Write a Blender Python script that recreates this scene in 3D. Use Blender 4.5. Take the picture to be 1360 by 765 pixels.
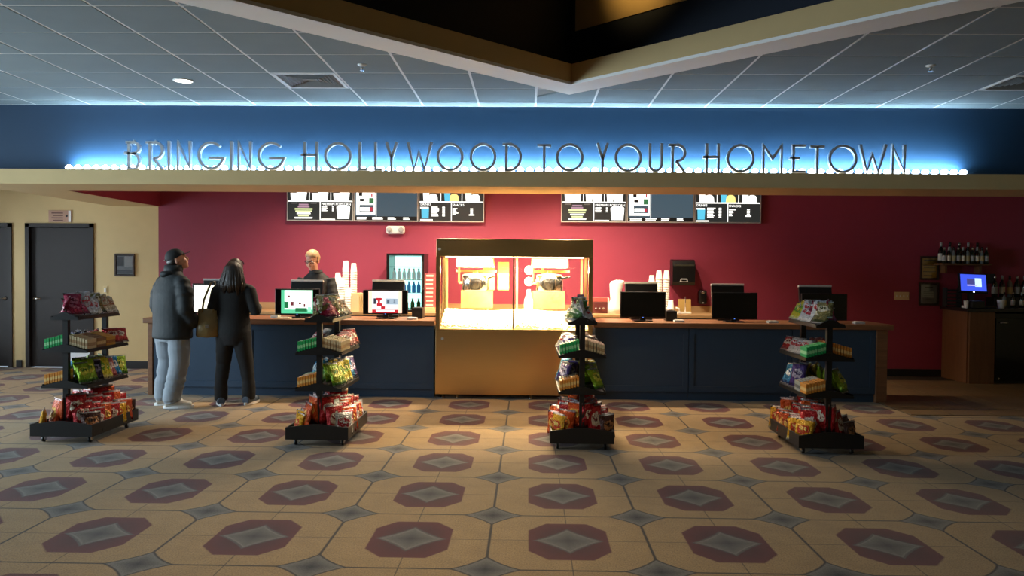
import bpy, bmesh, math, random
from mathutils import Vector, Matrix, Euler
for o in list(bpy.data.objects): bpy.data.objects.remove(o, do_unlink=True)
S = bpy.context.scene
COL = S.collection
PI = math.pi
def rad(a): return math.radians(a)
random.seed(7)

# ------------------------------------------------------------------ camera
cam_d = bpy.data.cameras.new('camera'); cam = bpy.data.objects.new('camera', cam_d); COL.objects.link(cam)
cam_d.sensor_fit = 'HORIZONTAL'; cam_d.sensor_width = 36.0; cam_d.lens = 36.0 * 1056 / 1360
cam_d.clip_start = .05; cam_d.clip_end = 100
def cam_matrix(pitch, roll, yaw, loc):
    cy, sy, cp, sp = math.cos(yaw), math.sin(yaw), math.cos(pitch), math.sin(pitch)
    fwd = Vector((sy*cp, cy*cp, -sp)); right = Vector((cy, -sy, 0)); up = right.cross(fwd)
    r2 = right*math.cos(roll) + up*math.sin(roll); u2 = -right*math.sin(roll) + up*math.cos(roll)
    m = Matrix((r2, u2, -fwd)).transposed().to_4x4(); m.translation = Vector(loc); return m
cam.matrix_world = cam_matrix(.0226, .0081, -.0201, (0, 0, 1.5))
S.camera = cam

# ------------------------------------------------------------------ world, exposure, big lights
w = bpy.data.worlds.new('world'); S.world = w; w.use_nodes = True
bg = w.node_tree.nodes['Background']; bg.inputs[0].default_value = (.55, .68, .85, 1); bg.inputs[1].default_value = .5
vs = S.view_settings; vs.view_transform = 'Standard'; vs.look = 'None'; vs.exposure = 0.35; vs.gamma = 1.0; vs.use_curve_mapping = False

CXL = -.5
def area(name, loc, target, sx, sy, power, color, spread=180):
    d = bpy.data.lights.new(name, 'AREA'); d.shape = 'RECTANGLE'; d.size = sx; d.size_y = sy
    d.energy = power; d.color = color; d.spread = rad(spread)
    o = bpy.data.objects.new(name, d); COL.objects.link(o); o.location = loc
    o.rotation_euler = (Vector(target) - Vector(loc)).to_track_quat('-Z', 'Y').to_euler(); return o
def spot(name, loc, target, power, color, angle, blend=.5, radius=.06):
    d = bpy.data.lights.new(name, 'SPOT'); d.energy = power; d.color = color; d.spot_size = rad(angle); d.spot_blend = blend
    d.shadow_soft_size = radius
    o = bpy.data.objects.new(name, d); COL.objects.link(o); o.location = loc
    o.rotation_euler = (Vector(target) - Vector(loc)).to_track_quat('-Z', 'Y').to_euler(); return o
# daylight through the glazed entrance in the left wall (outside the frame)
area('daylight', (-9.3, 5.6, 1.7), (-4, 6.4, 1.2), 4.0, 2.6, 520, (.68, .87, 1.0))
area('corridor_fill', (-9.2, 10.1, 1.35), (-5.5, 10.6, 1.3), 1.5, 2.2, 115, (.80, .92, 1.0))  # added fill in the left corridor, brightens the tan wall
# LED rope glow along the header ledge
area('led_glow', (-.19, 8.635, 2.592), (-.19, 8.645, 3.1), 9.6, .03, 105, (.62, .83, 1.0))
area('led_wall_glow', (-.19, 8.600, 2.60), (-.19, 8.687, 2.655), 9.6, .02, 200, (.50, .80, 1.0))
# warm recessed downlights over the staff side of the counter
for i, (x, p) in enumerate([(-2.75, 105), (-1.0, 160), (.5, 170), (1.6, 60)]):
    spot('downlight_%d' % i, (x, 10.30, 3.2), (x, 10.2, 0), p*3.0, (1.0, .79, .56), 136, 1.0)
# warm downlights in the soffit over the popcorn machine
for x, p in ((-.62, 60), (.28, 40)): spot('soffit_light', (x, 8.83, 2.375), (x, 8.55, 0), p, (1.0, .66, .30), 105, .8, .05)
# unseen fill added over the lobby floor, below the recess, shining straight down
area('lobby_fill', (CXL, 4.3, 3.2), (CXL, 4.3, 0), .5, .5, 21, (1.0, .84, .62), 128)
# warm lamp up in the ceiling recess
spot('recess_lamp', (.35, 6.4, 4.9), (1.0, 7.2, 4.36), 95, (1.0, .62, .2), 46, 1.0)

# ------------------------------------------------------------------ materials
def lin(c):
    return tuple((v/12.92 if v <= .04045 else ((v+.055)/1.055)**2.4) for v in [x/255 for x in c]) + (1,)
class NT:
    def __init__(s, m): s.t = m.node_tree; s.n = s.t.nodes; s.b = s.n['Principled BSDF']
    def new(s, k): return s.n.new(k)
    def link(s, a, b): s.t.links.new(a, b)
    def math(s, op, a, b=None, clamp=False):
        n = s.new('ShaderNodeMath'); n.operation = op; n.use_clamp = clamp
        for i, v in enumerate((a, b)):
            if v is None: continue
            if isinstance(v, (int, float)): n.inputs[i].default_value = v
            else: s.link(v, n.inputs[i])
        return n.outputs[0]
    def mix(s, f, a, b):
        n = s.new('ShaderNodeMix'); n.data_type = 'RGBA'
        for sock, v in ((n.inputs[0], f), (n.inputs[6], a), (n.inputs[7], b)):
            if isinstance(v, (int, float, tuple)): sock.default_value = v
            else: s.link(v, sock)
        return n.outputs[2]
    def step(s, v, edge, w=.004):   # 1 where v > edge
        n = s.new('ShaderNodeMapRange'); s.link(v, n.inputs[0]); n.inputs[1].default_value = edge-w; n.inputs[2].default_value = edge+w
        return n.outputs[0]
    def coord(s, kind='Object'):
        return s.new('ShaderNodeTexCoord').outputs[kind]
    def noise(s, scale, detail=3, vec=None):
        n = s.new('ShaderNodeTexNoise'); n.inputs['Scale'].default_value = scale; n.inputs['Detail'].default_value = detail
        s.link(vec if vec is not None else s.coord(), n.inputs['Vector']); return n.outputs[0]
    def sep(s, v):
        n = s.new('ShaderNodeSeparateXYZ'); s.link(v, n.inputs[0]); return n.outputs
    def bump(s, h, strength=.2, dist=.01):
        n = s.new('ShaderNodeBump'); n.inputs['Strength'].default_value = strength; n.inputs['Distance'].default_value = dist
        s.link(h, n.inputs['Height']); s.link(n.outputs[0], s.b.inputs['Normal'])
MATS = {}
def mat(name, rgb=(200, 200, 200), rough=.6, metal=0, vary=.12, scale=6, bump=0, bscale=60, emit=0, ergb=None, coat=0, spec=None, lin_col=None):
    if name in MATS: return MATS[name]
    m = bpy.data.materials.new(name); m.use_nodes = True; T = NT(m); b = T.b
    c = lin_col or lin(rgb)
    b.inputs['Roughness'].default_value = rough; b.inputs['Metallic'].default_value = metal
    if spec is not None: b.inputs['Specular IOR Level'].default_value = spec
    if coat: b.inputs['Coat Weight'].default_value = coat
    n = T.noise(scale)
    d = tuple(v*(1-vary) for v in c[:3]) + (1,); l = tuple(min(1, v*(1+vary)) for v in c[:3]) + (1,)
    T.link(T.mix(n, d, l), b.inputs['Base Color'])
    if bump: T.bump(T.noise(bscale, 4), bump)
    if emit:
        b.inputs['Emission Color'].default_value = lin(ergb or rgb); b.inputs['Emission Strength'].default_value = emit
    MATS[name] = m; return m
def glass_mat(name, tint=(1, 1, 1), amount=.08, rough=.02):
    m = bpy.data.materials.new(name); m.use_nodes = True; t = m.node_tree; t.nodes.clear()
    out = t.nodes.new('ShaderNodeOutputMaterial'); mx = t.nodes.new('ShaderNodeMixShader'); tr = t.nodes.new('ShaderNodeBsdfTransparent')
    gl = t.nodes.new('ShaderNodeBsdfGlossy'); gl.inputs['Roughness'].default_value = rough; tr.inputs[0].default_value = tint + (1,)
    fr = t.nodes.new('ShaderNodeFresnel'); fr.inputs[0].default_value = 1.45
    mul = t.nodes.new('ShaderNodeMath'); mul.operation = 'ADD'; mul.inputs[1].default_value = amount*.3
    t.links.new(fr.outputs[0], mul.inputs[0]); t.links.new(mul.outputs[0], mx.inputs[0])
    t.links.new(tr.outputs[0], mx.inputs[1]); t.links.new(gl.outputs[0], mx.inputs[2]); t.links.new(mx.outputs[0], out.inputs[0])
    MATS[name] = m; return m
def emit_mat(name, rgb, s):
    return mat(name, (20, 20, 20), .4, emit=s, ergb=rgb, vary=0)
def steel_mat(name, rgb=(190, 182, 170), rough=.28, horiz=True):
    m = bpy.data.materials.new(name); m.use_nodes = True; T = NT(m); b = T.b
    b.inputs['Metallic'].default_value = 1; b.inputs['Roughness'].default_value = rough
    mp = T.new('ShaderNodeMapping'); mp.inputs['Scale'].default_value = (1.2, 1.2, 160) if horiz else (160, 160, 1.2)
    T.link(T.coord(), mp.inputs[0]); n = T.noise(3, 3, mp.outputs[0])
    c = lin(rgb); T.link(T.mix(n, tuple(v*.85 for v in c[:3])+(1,), c), b.inputs['Base Color'])
    T.link(T.math('MULTIPLY_ADD', n, .15), b.inputs['Roughness'])
    b.inputs['Roughness'].default_value = rough
    for l in list(T.t.links):
        if l.to_socket == b.inputs['Roughness']: T.t.links.remove(l)
    T.bump(n, .1, .002)
    b.inputs['Anisotropic'].default_value = .35
    tg = T.new('ShaderNodeTangent'); tg.direction_type = 'RADIAL'; tg.axis = 'Z'; T.link(tg.outputs[0], b.inputs['Tangent'])
    MATS[name] = m; return m
def wood_mat(name, a, b_, rough=.45, axis=0):
    m = bpy.data.materials.new(name); m.use_nodes = True; T = NT(m)
    mp = T.new('ShaderNodeMapping'); sc = [18, 18, 18]; sc[axis] = 1.2; mp.inputs['Scale'].default_value = sc
    T.link(T.coord(), mp.inputs[0]); n = T.noise(2.2, 6, mp.outputs[0])
    T.link(T.mix(n, lin(a), lin(b_)), T.b.inputs['Base Color']); T.b.inputs['Roughness'].default_value = rough
    T.bump(n, .08, .003); MATS[name] = m; return m
def carpet_mat():
    m = bpy.data.materials.new('carpet'); m.use_nodes = True; T = NT(m)
    x, y, z = T.sep(T.coord())
    P = .878; PY = .882
    def local(v, o, p):
        a = T.math('DIVIDE', T.math('SUBTRACT', v, o), p); a = T.math('SUBTRACT', a, T.math('FLOOR', T.math('ADD', a, .5)))
        return T.math('ABSOLUTE', T.math('MULTIPLY', a, p))
    u = local(x, .237, P); v = local(y, 4.385, PY)              # from medallion centre
    h = P/2; hy = PY/2
    ud = T.math('SUBTRACT', h, u); vd = T.math('SUBTRACT', hy, v)   # from interstice centre
    base = T.mix(T.noise(7, 4), lin((150, 122, 80)), lin((182, 150, 102)))
    line = lin((52, 44, 36))
    # interstice diamond: outside the rounded cell
    r = T.math('SQRT', T.math('ADD', T.math('MULTIPLY', u, u), T.math('MULTIPLY', v, v)))
    outl = T.step(r, .508); inner = T.step(r, .519)
    dd = T.math('ADD', ud, vd)
    grey = T.mix(T.math('MULTIPLY', dd, 7.0, True), lin((40, 38, 38)), lin((122, 116, 108)))
    # cell boundaries (thin) and centre lines
    b1 = T.math('SUBTRACT', 1, T.step(T.math('MINIMUM', ud, vd), .0075, .003))
    b2 = T.math('SUBTRACT', 1, T.step(T.math('MINIMUM', u, v), .003, .0015))
    c = T.mix(T.math('MULTIPLY', b2, .75), base, line)
    c = T.mix(T.math('MULTIPLY', b1, .95), c, line)
    c = T.mix(outl, c, line); c = T.mix(inner, c, grey)
    # medallion octagon
    o = T.math('MAXIMUM', T.math('MAXIMUM', T.math('MULTIPLY', u, 1/.222), T.math('MULTIPLY', v, 1/.295)),
               T.math('ADD', T.math('MULTIPLY', u, 1/.36), T.math('MULTIPLY', v, 1/.44)))
    oin = T.math('SUBTRACT', 1, T.step(o, 1, .02))
    nn = T.noise(2.3, 2)
    red = T.mix(T.math('MULTIPLY', o, 1.1, True), lin((38, 21, 23)), lin((98, 39, 36)))
    c = T.mix(oin, c, red)
    # grey diamond with concave sides
    q = T.math('ADD', T.math('POWER', T.math('MULTIPLY', u, 1/.200), .86), T.math('POWER', T.math('MULTIPLY', v, 1/.205), .86))
    q1 = T.math('SUBTRACT', 1, T.step(q, 1, .03)); q2 = T.math('SUBTRACT', 1, T.step(q, .90, .03)); q3 = T.math('SUBTRACT', 1, T.step(q, .84, .03))
    c = T.mix(q1, c, lin((92, 86, 82))); c = T.mix(q2, c, lin((132, 126, 116)))
    c = T.mix(q3, c, T.mix(T.math('MULTIPLY', q, 1.25, True), lin((56, 52, 50)), lin((112, 106, 99))))
    fine = T.noise(110, 4)
    c = T.mix(T.math('MULTIPLY', T.math('MULTIPLY', fine, fine), 1.1, True), c, (.02, .017, .012, 1))
    T.link(c, T.b.inputs['Base Color']); T.b.inputs['Roughness'].default_value = .95; T.b.inputs['Specular IOR Level'].default_value = .15
    T.b.inputs['Sheen Weight'].default_value = .15
    T.bump(T.noise(500, 2), .5, .004); MATS['carpet'] = m; return m
def ceil_tile_mat():
    m = mat('ceiling_tile', (128, 142, 148), .92, vary=.10, scale=3.0, bump=.25, bscale=160); return m

TAN = mat('tan_paint', (196, 170, 120), .75, vary=.05, bump=.05, bscale=200)
BLUE = mat('blue_paint', (8, 50, 80), .7, vary=.05, bump=.05, bscale=200)
RED = mat('red_paint', (150, 52, 76), .6, vary=.05, bump=.06, bscale=180)
NAVY = mat('navy_paint', (22, 32, 48), .8, vary=.06)
WHITE = mat('white_trim_paint', (240, 240, 238), .6, vary=.03)
BLACK = mat('black_metal', (18, 18, 19), .42, vary=.2, bump=.03)
BLACKP = mat('black_plastic', (14, 14, 15), .35, vary=.2)
BLACKG = mat('black_screen', (6, 6, 8), .12, vary=.1)
DGREY = mat('dark_grey_plastic', (48, 48, 50), .45)
LGREY = mat('pale_grey_plastic', (170, 170, 168), .45)
DOOR = mat('dark_door_paint', (32, 26, 26), .38, vary=.15)
BASEB = mat('black_baseboard', (24, 22, 24), .6)
CTRB = mat('navy_cabinet_laminate', (44, 66, 88), .42, vary=.08)
STEEL = steel_mat('brushed_steel', (230, 196, 140), .28)
STEELV = mat('brushed_letter_steel', (205, 207, 210), .3, .65, vary=.12, scale=40)
CHROME = mat('chrome', (210, 210, 212), .15, 1, vary=.04)
WOODT = wood_mat('counter_wood', (96, 62, 40), (150, 102, 66))
WOODB = wood_mat('bar_wood', (88, 58, 38), (128, 88, 58), axis=2)
WOODL = wood_mat('light_back_counter', (150, 118, 80), (186, 150, 104))
CUP = mat('paper_cup_white', (236, 232, 222), .6, vary=.05)
CREAM = mat('cream_card', (222, 200, 150), .7, vary=.08)
PINKBOX = mat('pink_popcorn_box', (196, 96, 96), .7, vary=.1)
SKIN = mat('skin', (206, 150, 122), .55, vary=.06, bump=.03)
GLASS = glass_mat('clear_glass')
TGREEN = glass_mat('cooler_glass', (.92, 1, .98))

# ------------------------------------------------------------------ mesh helpers
def newbm(): return bmesh.new()
def box(bm, x0, x1, y0, y1, z0, z1, bev=0, M=None):
    r = bmesh.ops.create_cube(bm, size=1)
    vs_ = r['verts']
    for v in vs_: v.co = Vector(((x0+x1)/2 + v.co.x*(x1-x0), (y0+y1)/2 + v.co.y*(y1-y0), (z0+z1)/2 + v.co.z*(z1-z0)))
    if bev:
        es = list({e for v in vs_ for e in v.link_edges})
        g = bmesh.ops.bevel(bm, geom=es, offset=bev, segments=2, affect='EDGES', profile=.5); vs_ = list({v for f in g['faces'] for v in f.verts} | {v for v in vs_ if v.is_valid})
    if M is not None: bmesh.ops.transform(bm, matrix=M, verts=vs_)
    return bm
def prism(bm, pts, y0, y1, plane='xz'):
    """polygon pts extruded; plane xz -> along y ; xy -> along z ; yz -> along x"""
    def P(a, b, t): return (a, t, b) if plane == 'xz' else ((a, b, t) if plane == 'xy' else (t, a, b))
    A = [bm.verts.new(P(a, b, y0)) for a, b in pts]; B = [bm.verts.new(P(a, b, y1)) for a, b in pts]
    n = len(pts); bm.faces.new(A); bm.faces.new(B[::-1])
    for i in range(n): bm.faces.new((A[i], B[i], B[(i+1) % n], A[(i+1) % n]))
    bmesh.ops.recalc_face_normals(bm, faces=bm.faces[:]); return bm
def lathe(bm, prof, seg=16, c=(0, 0, 0), M=None, cap=True):
    rings = []
    for r, z in prof:
        rings.append([bm.verts.new((c[0]+r*math.cos(2*PI*k/seg), c[1]+r*math.sin(2*PI*k/seg), c[2]+z)) for k in range(seg)])
    for a, b in zip(rings, rings[1:]):
        for k in range(seg): bm.faces.new((a[k], a[(k+1) % seg], b[(k+1) % seg], b[k]))
    if cap: bm.faces.new(rings[0][::-1]); bm.faces.new(rings[-1])
    if M is not None: bmesh.ops.transform(bm, matrix=M, verts=[v for r in rings for v in r])
    return bm
def tube(bm, pts, rads, seg=10, flat=None):
    pts = [Vector(p) for p in pts]
    if isinstance(rads, (int, float)): rads = [rads]*len(pts)
    rings = []; ref = None
    for i, p in enumerate(pts):
        d = (pts[min(i+1, len(pts)-1)] - pts[max(i-1, 0)]).normalized()
        if ref is None: ref = Vector((0, 0, 1)) if abs(d.z) < .9 else Vector((0, 1, 0))
        a = d.cross(ref).normalized(); b = a.cross(d).normalized(); ref = b
        rings.append([bm.verts.new(p + a*rads[i]*math.cos(2*PI*k/seg) + b*rads[i]*math.sin(2*PI*k/seg)*(flat or 1)) for k in range(seg)])
    for A, B in zip(rings, rings[1:]):
        for k in range(seg): bm.faces.new((A[k], A[(k+1) % seg], B[(k+1) % seg], B[k]))
    bm.faces.new(rings[0][::-1]); bm.faces.new(rings[-1])
    bmesh.ops.recalc_face_normals(bm, faces=bm.faces[:]); return bm
def ellipsoid(bm, c, r, rot=None, seg=16):
    M = Matrix.Translation(Vector(c)) @ (rot.to_matrix().to_4x4() if rot else Matrix()) @ Matrix.Diagonal(Vector(r + (1,) if isinstance(r, tuple) else (r, r, r, 1)))
    bmesh.ops.create_uvsphere(bm, u_segments=seg, v_segments=seg*2//3, radius=1, matrix=M); return bm
def loft(bm, secs, seg=20):
    """secs: (z, rx, ry, cx, cy)"""
    rings = [[bm.verts.new((cx+rx*math.cos(2*PI*k/seg), cy+ry*math.sin(2*PI*k/seg), z)) for k in range(seg)] for z, rx, ry, cx, cy in secs]
    for A, B in zip(rings, rings[1:]):
        for k in range(seg): bm.faces.new((A[k], A[(k+1) % seg], B[(k+1) % seg], B[k]))
    bm.faces.new(rings[0][::-1]); bm.faces.new(rings[-1]); return bm
def mesh_of(name, bm, smooth=False):
    me = bpy.data.meshes.new(name); bm.to_mesh(me); bm.free()
    if smooth:
        for p in me.polygons: p.use_smooth = True
    return me
def obj(name, bm, m, parent=None, smooth=False, loc=None, rot=None):
    me = bm if isinstance(bm, bpy.types.Mesh) else mesh_of(name, bm, smooth)
    if m is not None and not me.materials: me.materials.append(m)
    o = bpy.data.objects.new(name, me); COL.objects.link(o)
    if parent: o.parent = parent
    if loc is not None: o.location = loc
    if rot is not None: o.rotation_euler = rot
    return o
def tag(o, label, cat=None, group=None, kind=None):
    if label: o['label'] = label
    if cat: o['category'] = cat
    if group: o['group'] = group
    if kind: o['kind'] = kind
    return o
def thing(name, label, cat, loc=(0, 0, 0), rz=0, group=None):
    o = bpy.data.objects.new(name, None); COL.objects.link(o); o.empty_display_size = .05
    o.location = loc; o.rotation_euler = (0, 0, rz); return tag(o, label, cat, group)
def struct(name, bm, m, label=None, parent=None):
    o = obj(name, bm, m, parent)
    if parent is None: o['kind'] = 'structure'
    if label: o['label'] = label
    return o
def copy_tree(o, parent=None):
    c = o.copy(); COL.objects.link(c); c.parent = parent
    for ch in o.children: copy_tree(ch, c)
    return c
def bx(*a, bev=0): return box(newbm(), *a, bev=bev)
def setmat(o, m):
    o.material_slots[0].link = 'OBJECT'; o.material_slots[0].material = m
def text_mesh(body, size, name='lettering'):
    cu = bpy.data.curves.new(name, 'FONT'); cu.body = body; cu.size = size; cu.extrude = .0008; cu.align_x = 'LEFT'; cu.resolution_u = 3
    t = bpy.data.objects.new(name, cu); COL.objects.link(t); bpy.context.view_layer.update()
    me = bpy.data.meshes.new_from_object(t.evaluated_get(bpy.context.evaluated_depsgraph_get()))
    bpy.data.objects.remove(t); bpy.data.curves.remove(cu); return me

# ------------------------------------------------------------------ structure
XL, XR, YB, YF, ZC = -9.0, 8.6, 11.6, -4.0, 3.28
struct('floor', bx(XL, XR, YF, YB, -.05, 0), carpet_mat(), 'patterned tan carpet with red medallions and grey diamonds')
# hard tile floor by the bar
ft = struct('floor_bar', bx(4.05, XR, 8.45, YB, 0, .003), mat('dark_grout', (52, 44, 34), .8), 'brown tiled floor in front of the bar')
TILEF = mat('brown_floor_tile', (120, 98, 68), .5, vary=.25, scale=2.5, bump=.05)
tm = mesh_of('tile', bx(-.224, .224, -.224, .224, 0, .004, bev=.0015))
for i in range(10):
    for j in range(7):
        x = 4.28 + .455*i; y = 8.68 + .455*j
        if x + .23 > XR or y + .23 > YB: continue
        obj('tile', tm, TILEF, ft, loc=(x, y, .003))
XD = -5.44
TANLIT = mat('tan_paint_lit', (214, 190, 140), .75, vary=.05, bump=.05, bscale=200)  # same tan paint, lightened to stand for stronger light on this wall
def tan_wall():
    bm = newbm(); holes = [(-8.62, -7.62), (-7.42, -6.40)]
    xs = [XL] + [v for h in holes for v in h] + [XD]; dz = 2.135
    for k in range(0, len(xs), 2): box(bm, xs[k], xs[k+1], YB, YB+.15, 0, ZC)
    for a, b in holes: box(bm, a, b, YB, YB+.15, dz, ZC); box(bm, a, b, YB+.12, YB+.15, 0, dz)
    return bm
struct('wall_back_left', tan_wall(), TANLIT, 'tan painted wall with two dark doors')
struct('wall_back', bx(XD, XR, YB, YB+.15, 0, ZC), RED, 'burgundy painted wall behind the counter')
struct('wall_right', bx(XR, XR+.15, YF, YB+.15, 0, ZC), TAN)
struct('wall_front', bx(XL-.15, XR+.15, YF-.15, YF, 0, ZC), TAN)
bm = newbm(); wy0, wy1, wz0, wz1 = 3.5, 7.7, .25, 3.05
box(bm, XL-.15, XL, YF, wy0, 0, ZC); box(bm, XL-.15, XL, wy1, 9.3, 0, ZC); box(bm, XL-.15, XL, 10.9, YB+.15, 0, ZC); box(bm, XL-.15, XL, 9.3, 10.9, 2.5, ZC)
box(bm, XL-.15, XL, wy0, wy1, 0, wz0); box(bm, XL-.15, XL, wy0, wy1, wz1, ZC)
struct('wall_left', bm, TAN)
win = struct('window_1', (lambda b: (box(b, XL-.12, XL-.02, wy0, wy0+.06, wz0, wz1), box(b, XL-.12, XL-.02, wy1-.06, wy1, wz0, wz1), box(b, XL-.12, XL-.02, wy0, wy1, wz0, wz0+.06), box(b, XL-.12, XL-.02, wy0, wy1, wz1-.06, wz1), b)[-1])(newbm()), BLACK, 'glazed storefront with black mullions')
for k in range(3):
    y0 = wy0 + (wy1-wy0)*k/3; y1 = wy0 + (wy1-wy0)*(k+1)/3
    obj('pane', bx(XL-.075, XL-.069, y0+.03, y1-.03, wz0+.06, wz1-.06), GLASS, win)
    if k: obj('mullion', bx(XL-.12, XL-.02, y0-.03, y0+.03, wz0+.06, wz1-.06), BLACK, win)
win_fill = struct('window_fill', bx(XL-.12, XL-.02, 9.3, 9.37, 0, 2.5), BLACK, 'black framed glazed opening added for the corridor fill light')  # unseen opening, added to let the corridor fill in
for a in ((10.83, 10.9, 0, 2.5), (10.06, 10.14, 0, 2.5), (9.37, 10.06, 2.42, 2.5), (10.14, 10.83, 2.42, 2.5)): obj('frame_bar', bx(XL-.12, XL-.02, *a), BLACK, win_fill)
for a in ((9.37, 10.06), (10.14, 10.83)): obj('pane', bx(XL-.075, XL-.069, a[0], a[1], .02, 2.42), GLASS, win_fill)
# baseboards
struct('baseboard_back_left', (lambda b: (box(b, -6.34, XD, YB-.02, YB, 0, .11), box(b, -7.56, -7.48, YB-.02, YB, 0, .11), b)[-1])(newbm()), BASEB)
struct('baseboard_back', bx(XD, XR, YB-.02, YB, .008, .115), BASEB)
# header bulkhead: blue sign wall, tan ledge, red inner faces
YH = 8.69
struct('wall_header', bx(XL, XR, YH, YH+.1, 2.53, ZC), BLUE, 'blue header wall behind the metal letters')
struct('trim_1', bx(XL, XR, 8.50, 9.27, 2.39, 2.55), TAN, 'tan bulkhead ledge carrying the letters and lights')
struct('wall_header_back', bx(XL, XR, 9.21, 9.27, 2.55, ZC), RED)
struct('trim_2', bx(-6.12, -5.42, 9.27, YB, 2.39, 2.55), TAN, 'tan bulkhead return along the left end of the counter')
struct('wall_return', bx(-5.48, -5.42, 9.27, YB, 2.55, ZC), RED)
struct('wall_return_inner', bx(-5.42, -5.41, 9.27, YB, 2.392, 2.62), RED, 'burgundy inner face of the bulkhead return')
struct('wall_return_outer', bx(-6.12, -6.06, 9.27, YB, 2.55, ZC), TAN)

# ceiling slab with the rotated square recess
CX, CY, HO, HI = .39, 3.70, 4.20, 3.78
def ring_prism(bm, ho, hi, z0, z1):
    O = [(CX, CY+ho), (CX-ho, CY), (CX, CY-ho), (CX+ho, CY)]; I = [(CX, CY+hi), (CX-hi, CY), (CX, CY-hi), (CX+hi, CY)]
    for k in range(4):
        a, b = O[k], O[(k+1) % 4]; c, d = I[(k+1) % 4], I[k]
        prism(bm, [a, b, c, d], z0, z1, 'xy')
    return bm
def in_diamond_clip(poly, keep_out):
    """clip convex polygon to the outside of the diamond, per half-plane it crosses (one side per tile)"""
    res = poly
    for sx, sy in ((1, 1), (-1, 1), (1, -1), (-1, -1)):
        cen = (sum(p[0] for p in poly)/len(poly), sum(p[1] for p in poly)/len(poly))
        if (cen[0]-CX)*sx >= -.31 and (cen[1]-CY)*sy >= -.31:
            f = lambda p: (p[0]-CX)*sx + (p[1]-CY)*sy - HO
            out = []
            for i in range(len(res)):
                a, b = res[i], res[(i+1) % len(res)]; fa, fb = f(a), f(b)
                if fa >= 0: out.append(a)
                if fa*fb < 0: t = fa/(fa-fb); out.append((a[0]+(b[0]-a[0])*t, a[1]+(b[1]-a[1])*t))
            res = out
            if len(res) < 3: return []
            break
    return res
TX0, TY0, TS = -4.8154, 6.0129, .61
bm = newbm()
O = [(CX, CY+HO), (CX-HO, CY), (CX, CY-HO), (CX+HO, CY)]
# slab around the diamond as four corner polygons
c_ = [(XL, YB+.15), (XL, YF), (XR, YF), (XR, YB+.15)]
prism(bm, [O[0], c_[0], (XL, CY), O[1]], ZC+.012, ZC+.05, 'xy'); prism(bm, [O[1], (XL, CY), c_[1], O[2]], ZC+.012, ZC+.05, 'xy')
prism(bm, [O[2], c_[1], c_[2], O[3]], ZC+.012, ZC+.05, 'xy'); prism(bm, [O[3], c_[2], (XR, CY), (XR, CY)][:3], ZC+.012, ZC+.05, 'xy')
prism(bm, [O[3], (XR, YF), c_[3], O[0]], ZC+.012, ZC+.05, 'xy'); prism(bm, [O[0], c_[3], c_[0]], ZC+.012, ZC+.05, 'xy')
ceil = struct('ceiling', bm, mat('ceiling_deck', (150, 152, 150), .9), 'suspended ceiling of grey lay-in tiles in a white grid')
CT = ceil_tile_mat(); CG = mat('ceiling_grid_white', (232, 234, 234), .4, vary=.02)
full = mesh_of('tile', bx(-.2935, .2935, -.2935, .2935, -.004, .012, bev=.003))
special = {(4, 2), (15, 2)}
for i in range(-7, 22):
    for j in range(-6, 5):
        x0 = TX0 + TS*i; x1 = x0 + TS; y0 = TY0 + TS*j; y1 = min(y0 + TS, YH)
        if x1 > XR or x0 < XL or (i, j) in special: continue
        g = .0115
        poly = [(x0+g, y0+g), (x1-g, y0+g), (x1-g, y1-g), (x0+g, y1-g)]
        q = in_diamond_clip(poly, True)
        if not q: continue
        ar = abs(sum(q[k][0]*q[(k+1) % len(q)][1]-q[(k+1) % len(q)][0]*q[k][1] for k in range(len(q))))/2
        if ar < .004: continue
        if q == poly and j < 4: obj('tile', full, CT, ceil, loc=(x0+TS/2, y0+TS/2, ZC))
        else: obj('tile', prism(newbm(), q, ZC-.004, ZC+.012, 'xy'), CT, ceil)
# grid bars clipped to the diamond
def bar_spans(lo, hi, d, fixed):
    half = HO - abs(fixed)
    if half <= 0: return [(lo, hi)]
    out = []
    if lo < d-half: out.append((lo, min(hi, d-half)))
    if hi > d+half: out.append((max(lo, d+half), hi))
    return out
for i in range(-6, 22):
    x = TX0 + TS*i
    for a, b in bar_spans(TY0-6*TS, YH, CY, x-CX):
        if b-a > .02: obj('grid_bar', bx(x-.012, x+.012, a, b, ZC-.001, ZC+.012), CG, ceil)
for j in range(-6, 5):
    y = TY0 + TS*j
    for a, b in bar_spans(XL, XR, CX, y-CY):
        if b-a > .02: obj('grid_bar', bx(a, b, y-.012, y+.012, ZC-.0005, ZC+.012), CG, ceil)
struct('trim_3', bx(XL, XR, YH-.022, YH, ZC-.004, ZC+.012), CG, 'white wall angle at the ceiling edge')
# recess: white soffit strip, tan fascia, navy upper walls, dark lid
def ring_faces(m_z0, m_z1, ho, hi): return ring_prism(newbm(), ho, hi, m_z0, m_z1)
struct('trim_4', ring_faces(3.235, 3.262, HO, HI), WHITE, 'white soffit strip framing the ceiling recess')
struct('trim_5', ring_faces(3.262, 3.43, HO, HI+.004), TAN, 'tan fascia inside the ceiling recess')
struct('wall_recess', ring_faces(3.43, 5.2, HO+.06, HO), NAVY)
struct('wall_recess_light_patch', prism(newbm(), [(CX+.05, CY+HO-.052), (CX+HO-.052, CY+.05), (CX+HO-.062, CY+.05), (CX+.05, CY+HO-.062)], 3.84, 5.19, 'xy'), TAN, 'tan panel added in the ceiling recess to show the gold light patch')  # tan panel added so the warm spot reads as a gold light patch
struct('ceiling_recess', prism(newbm(), [(CX, CY+HO+.06), (CX-HO-.06, CY), (CX, CY-HO-.06), (CX+HO+.06, CY)], 5.2, 5.25, 'xy'), NAVY)

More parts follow.
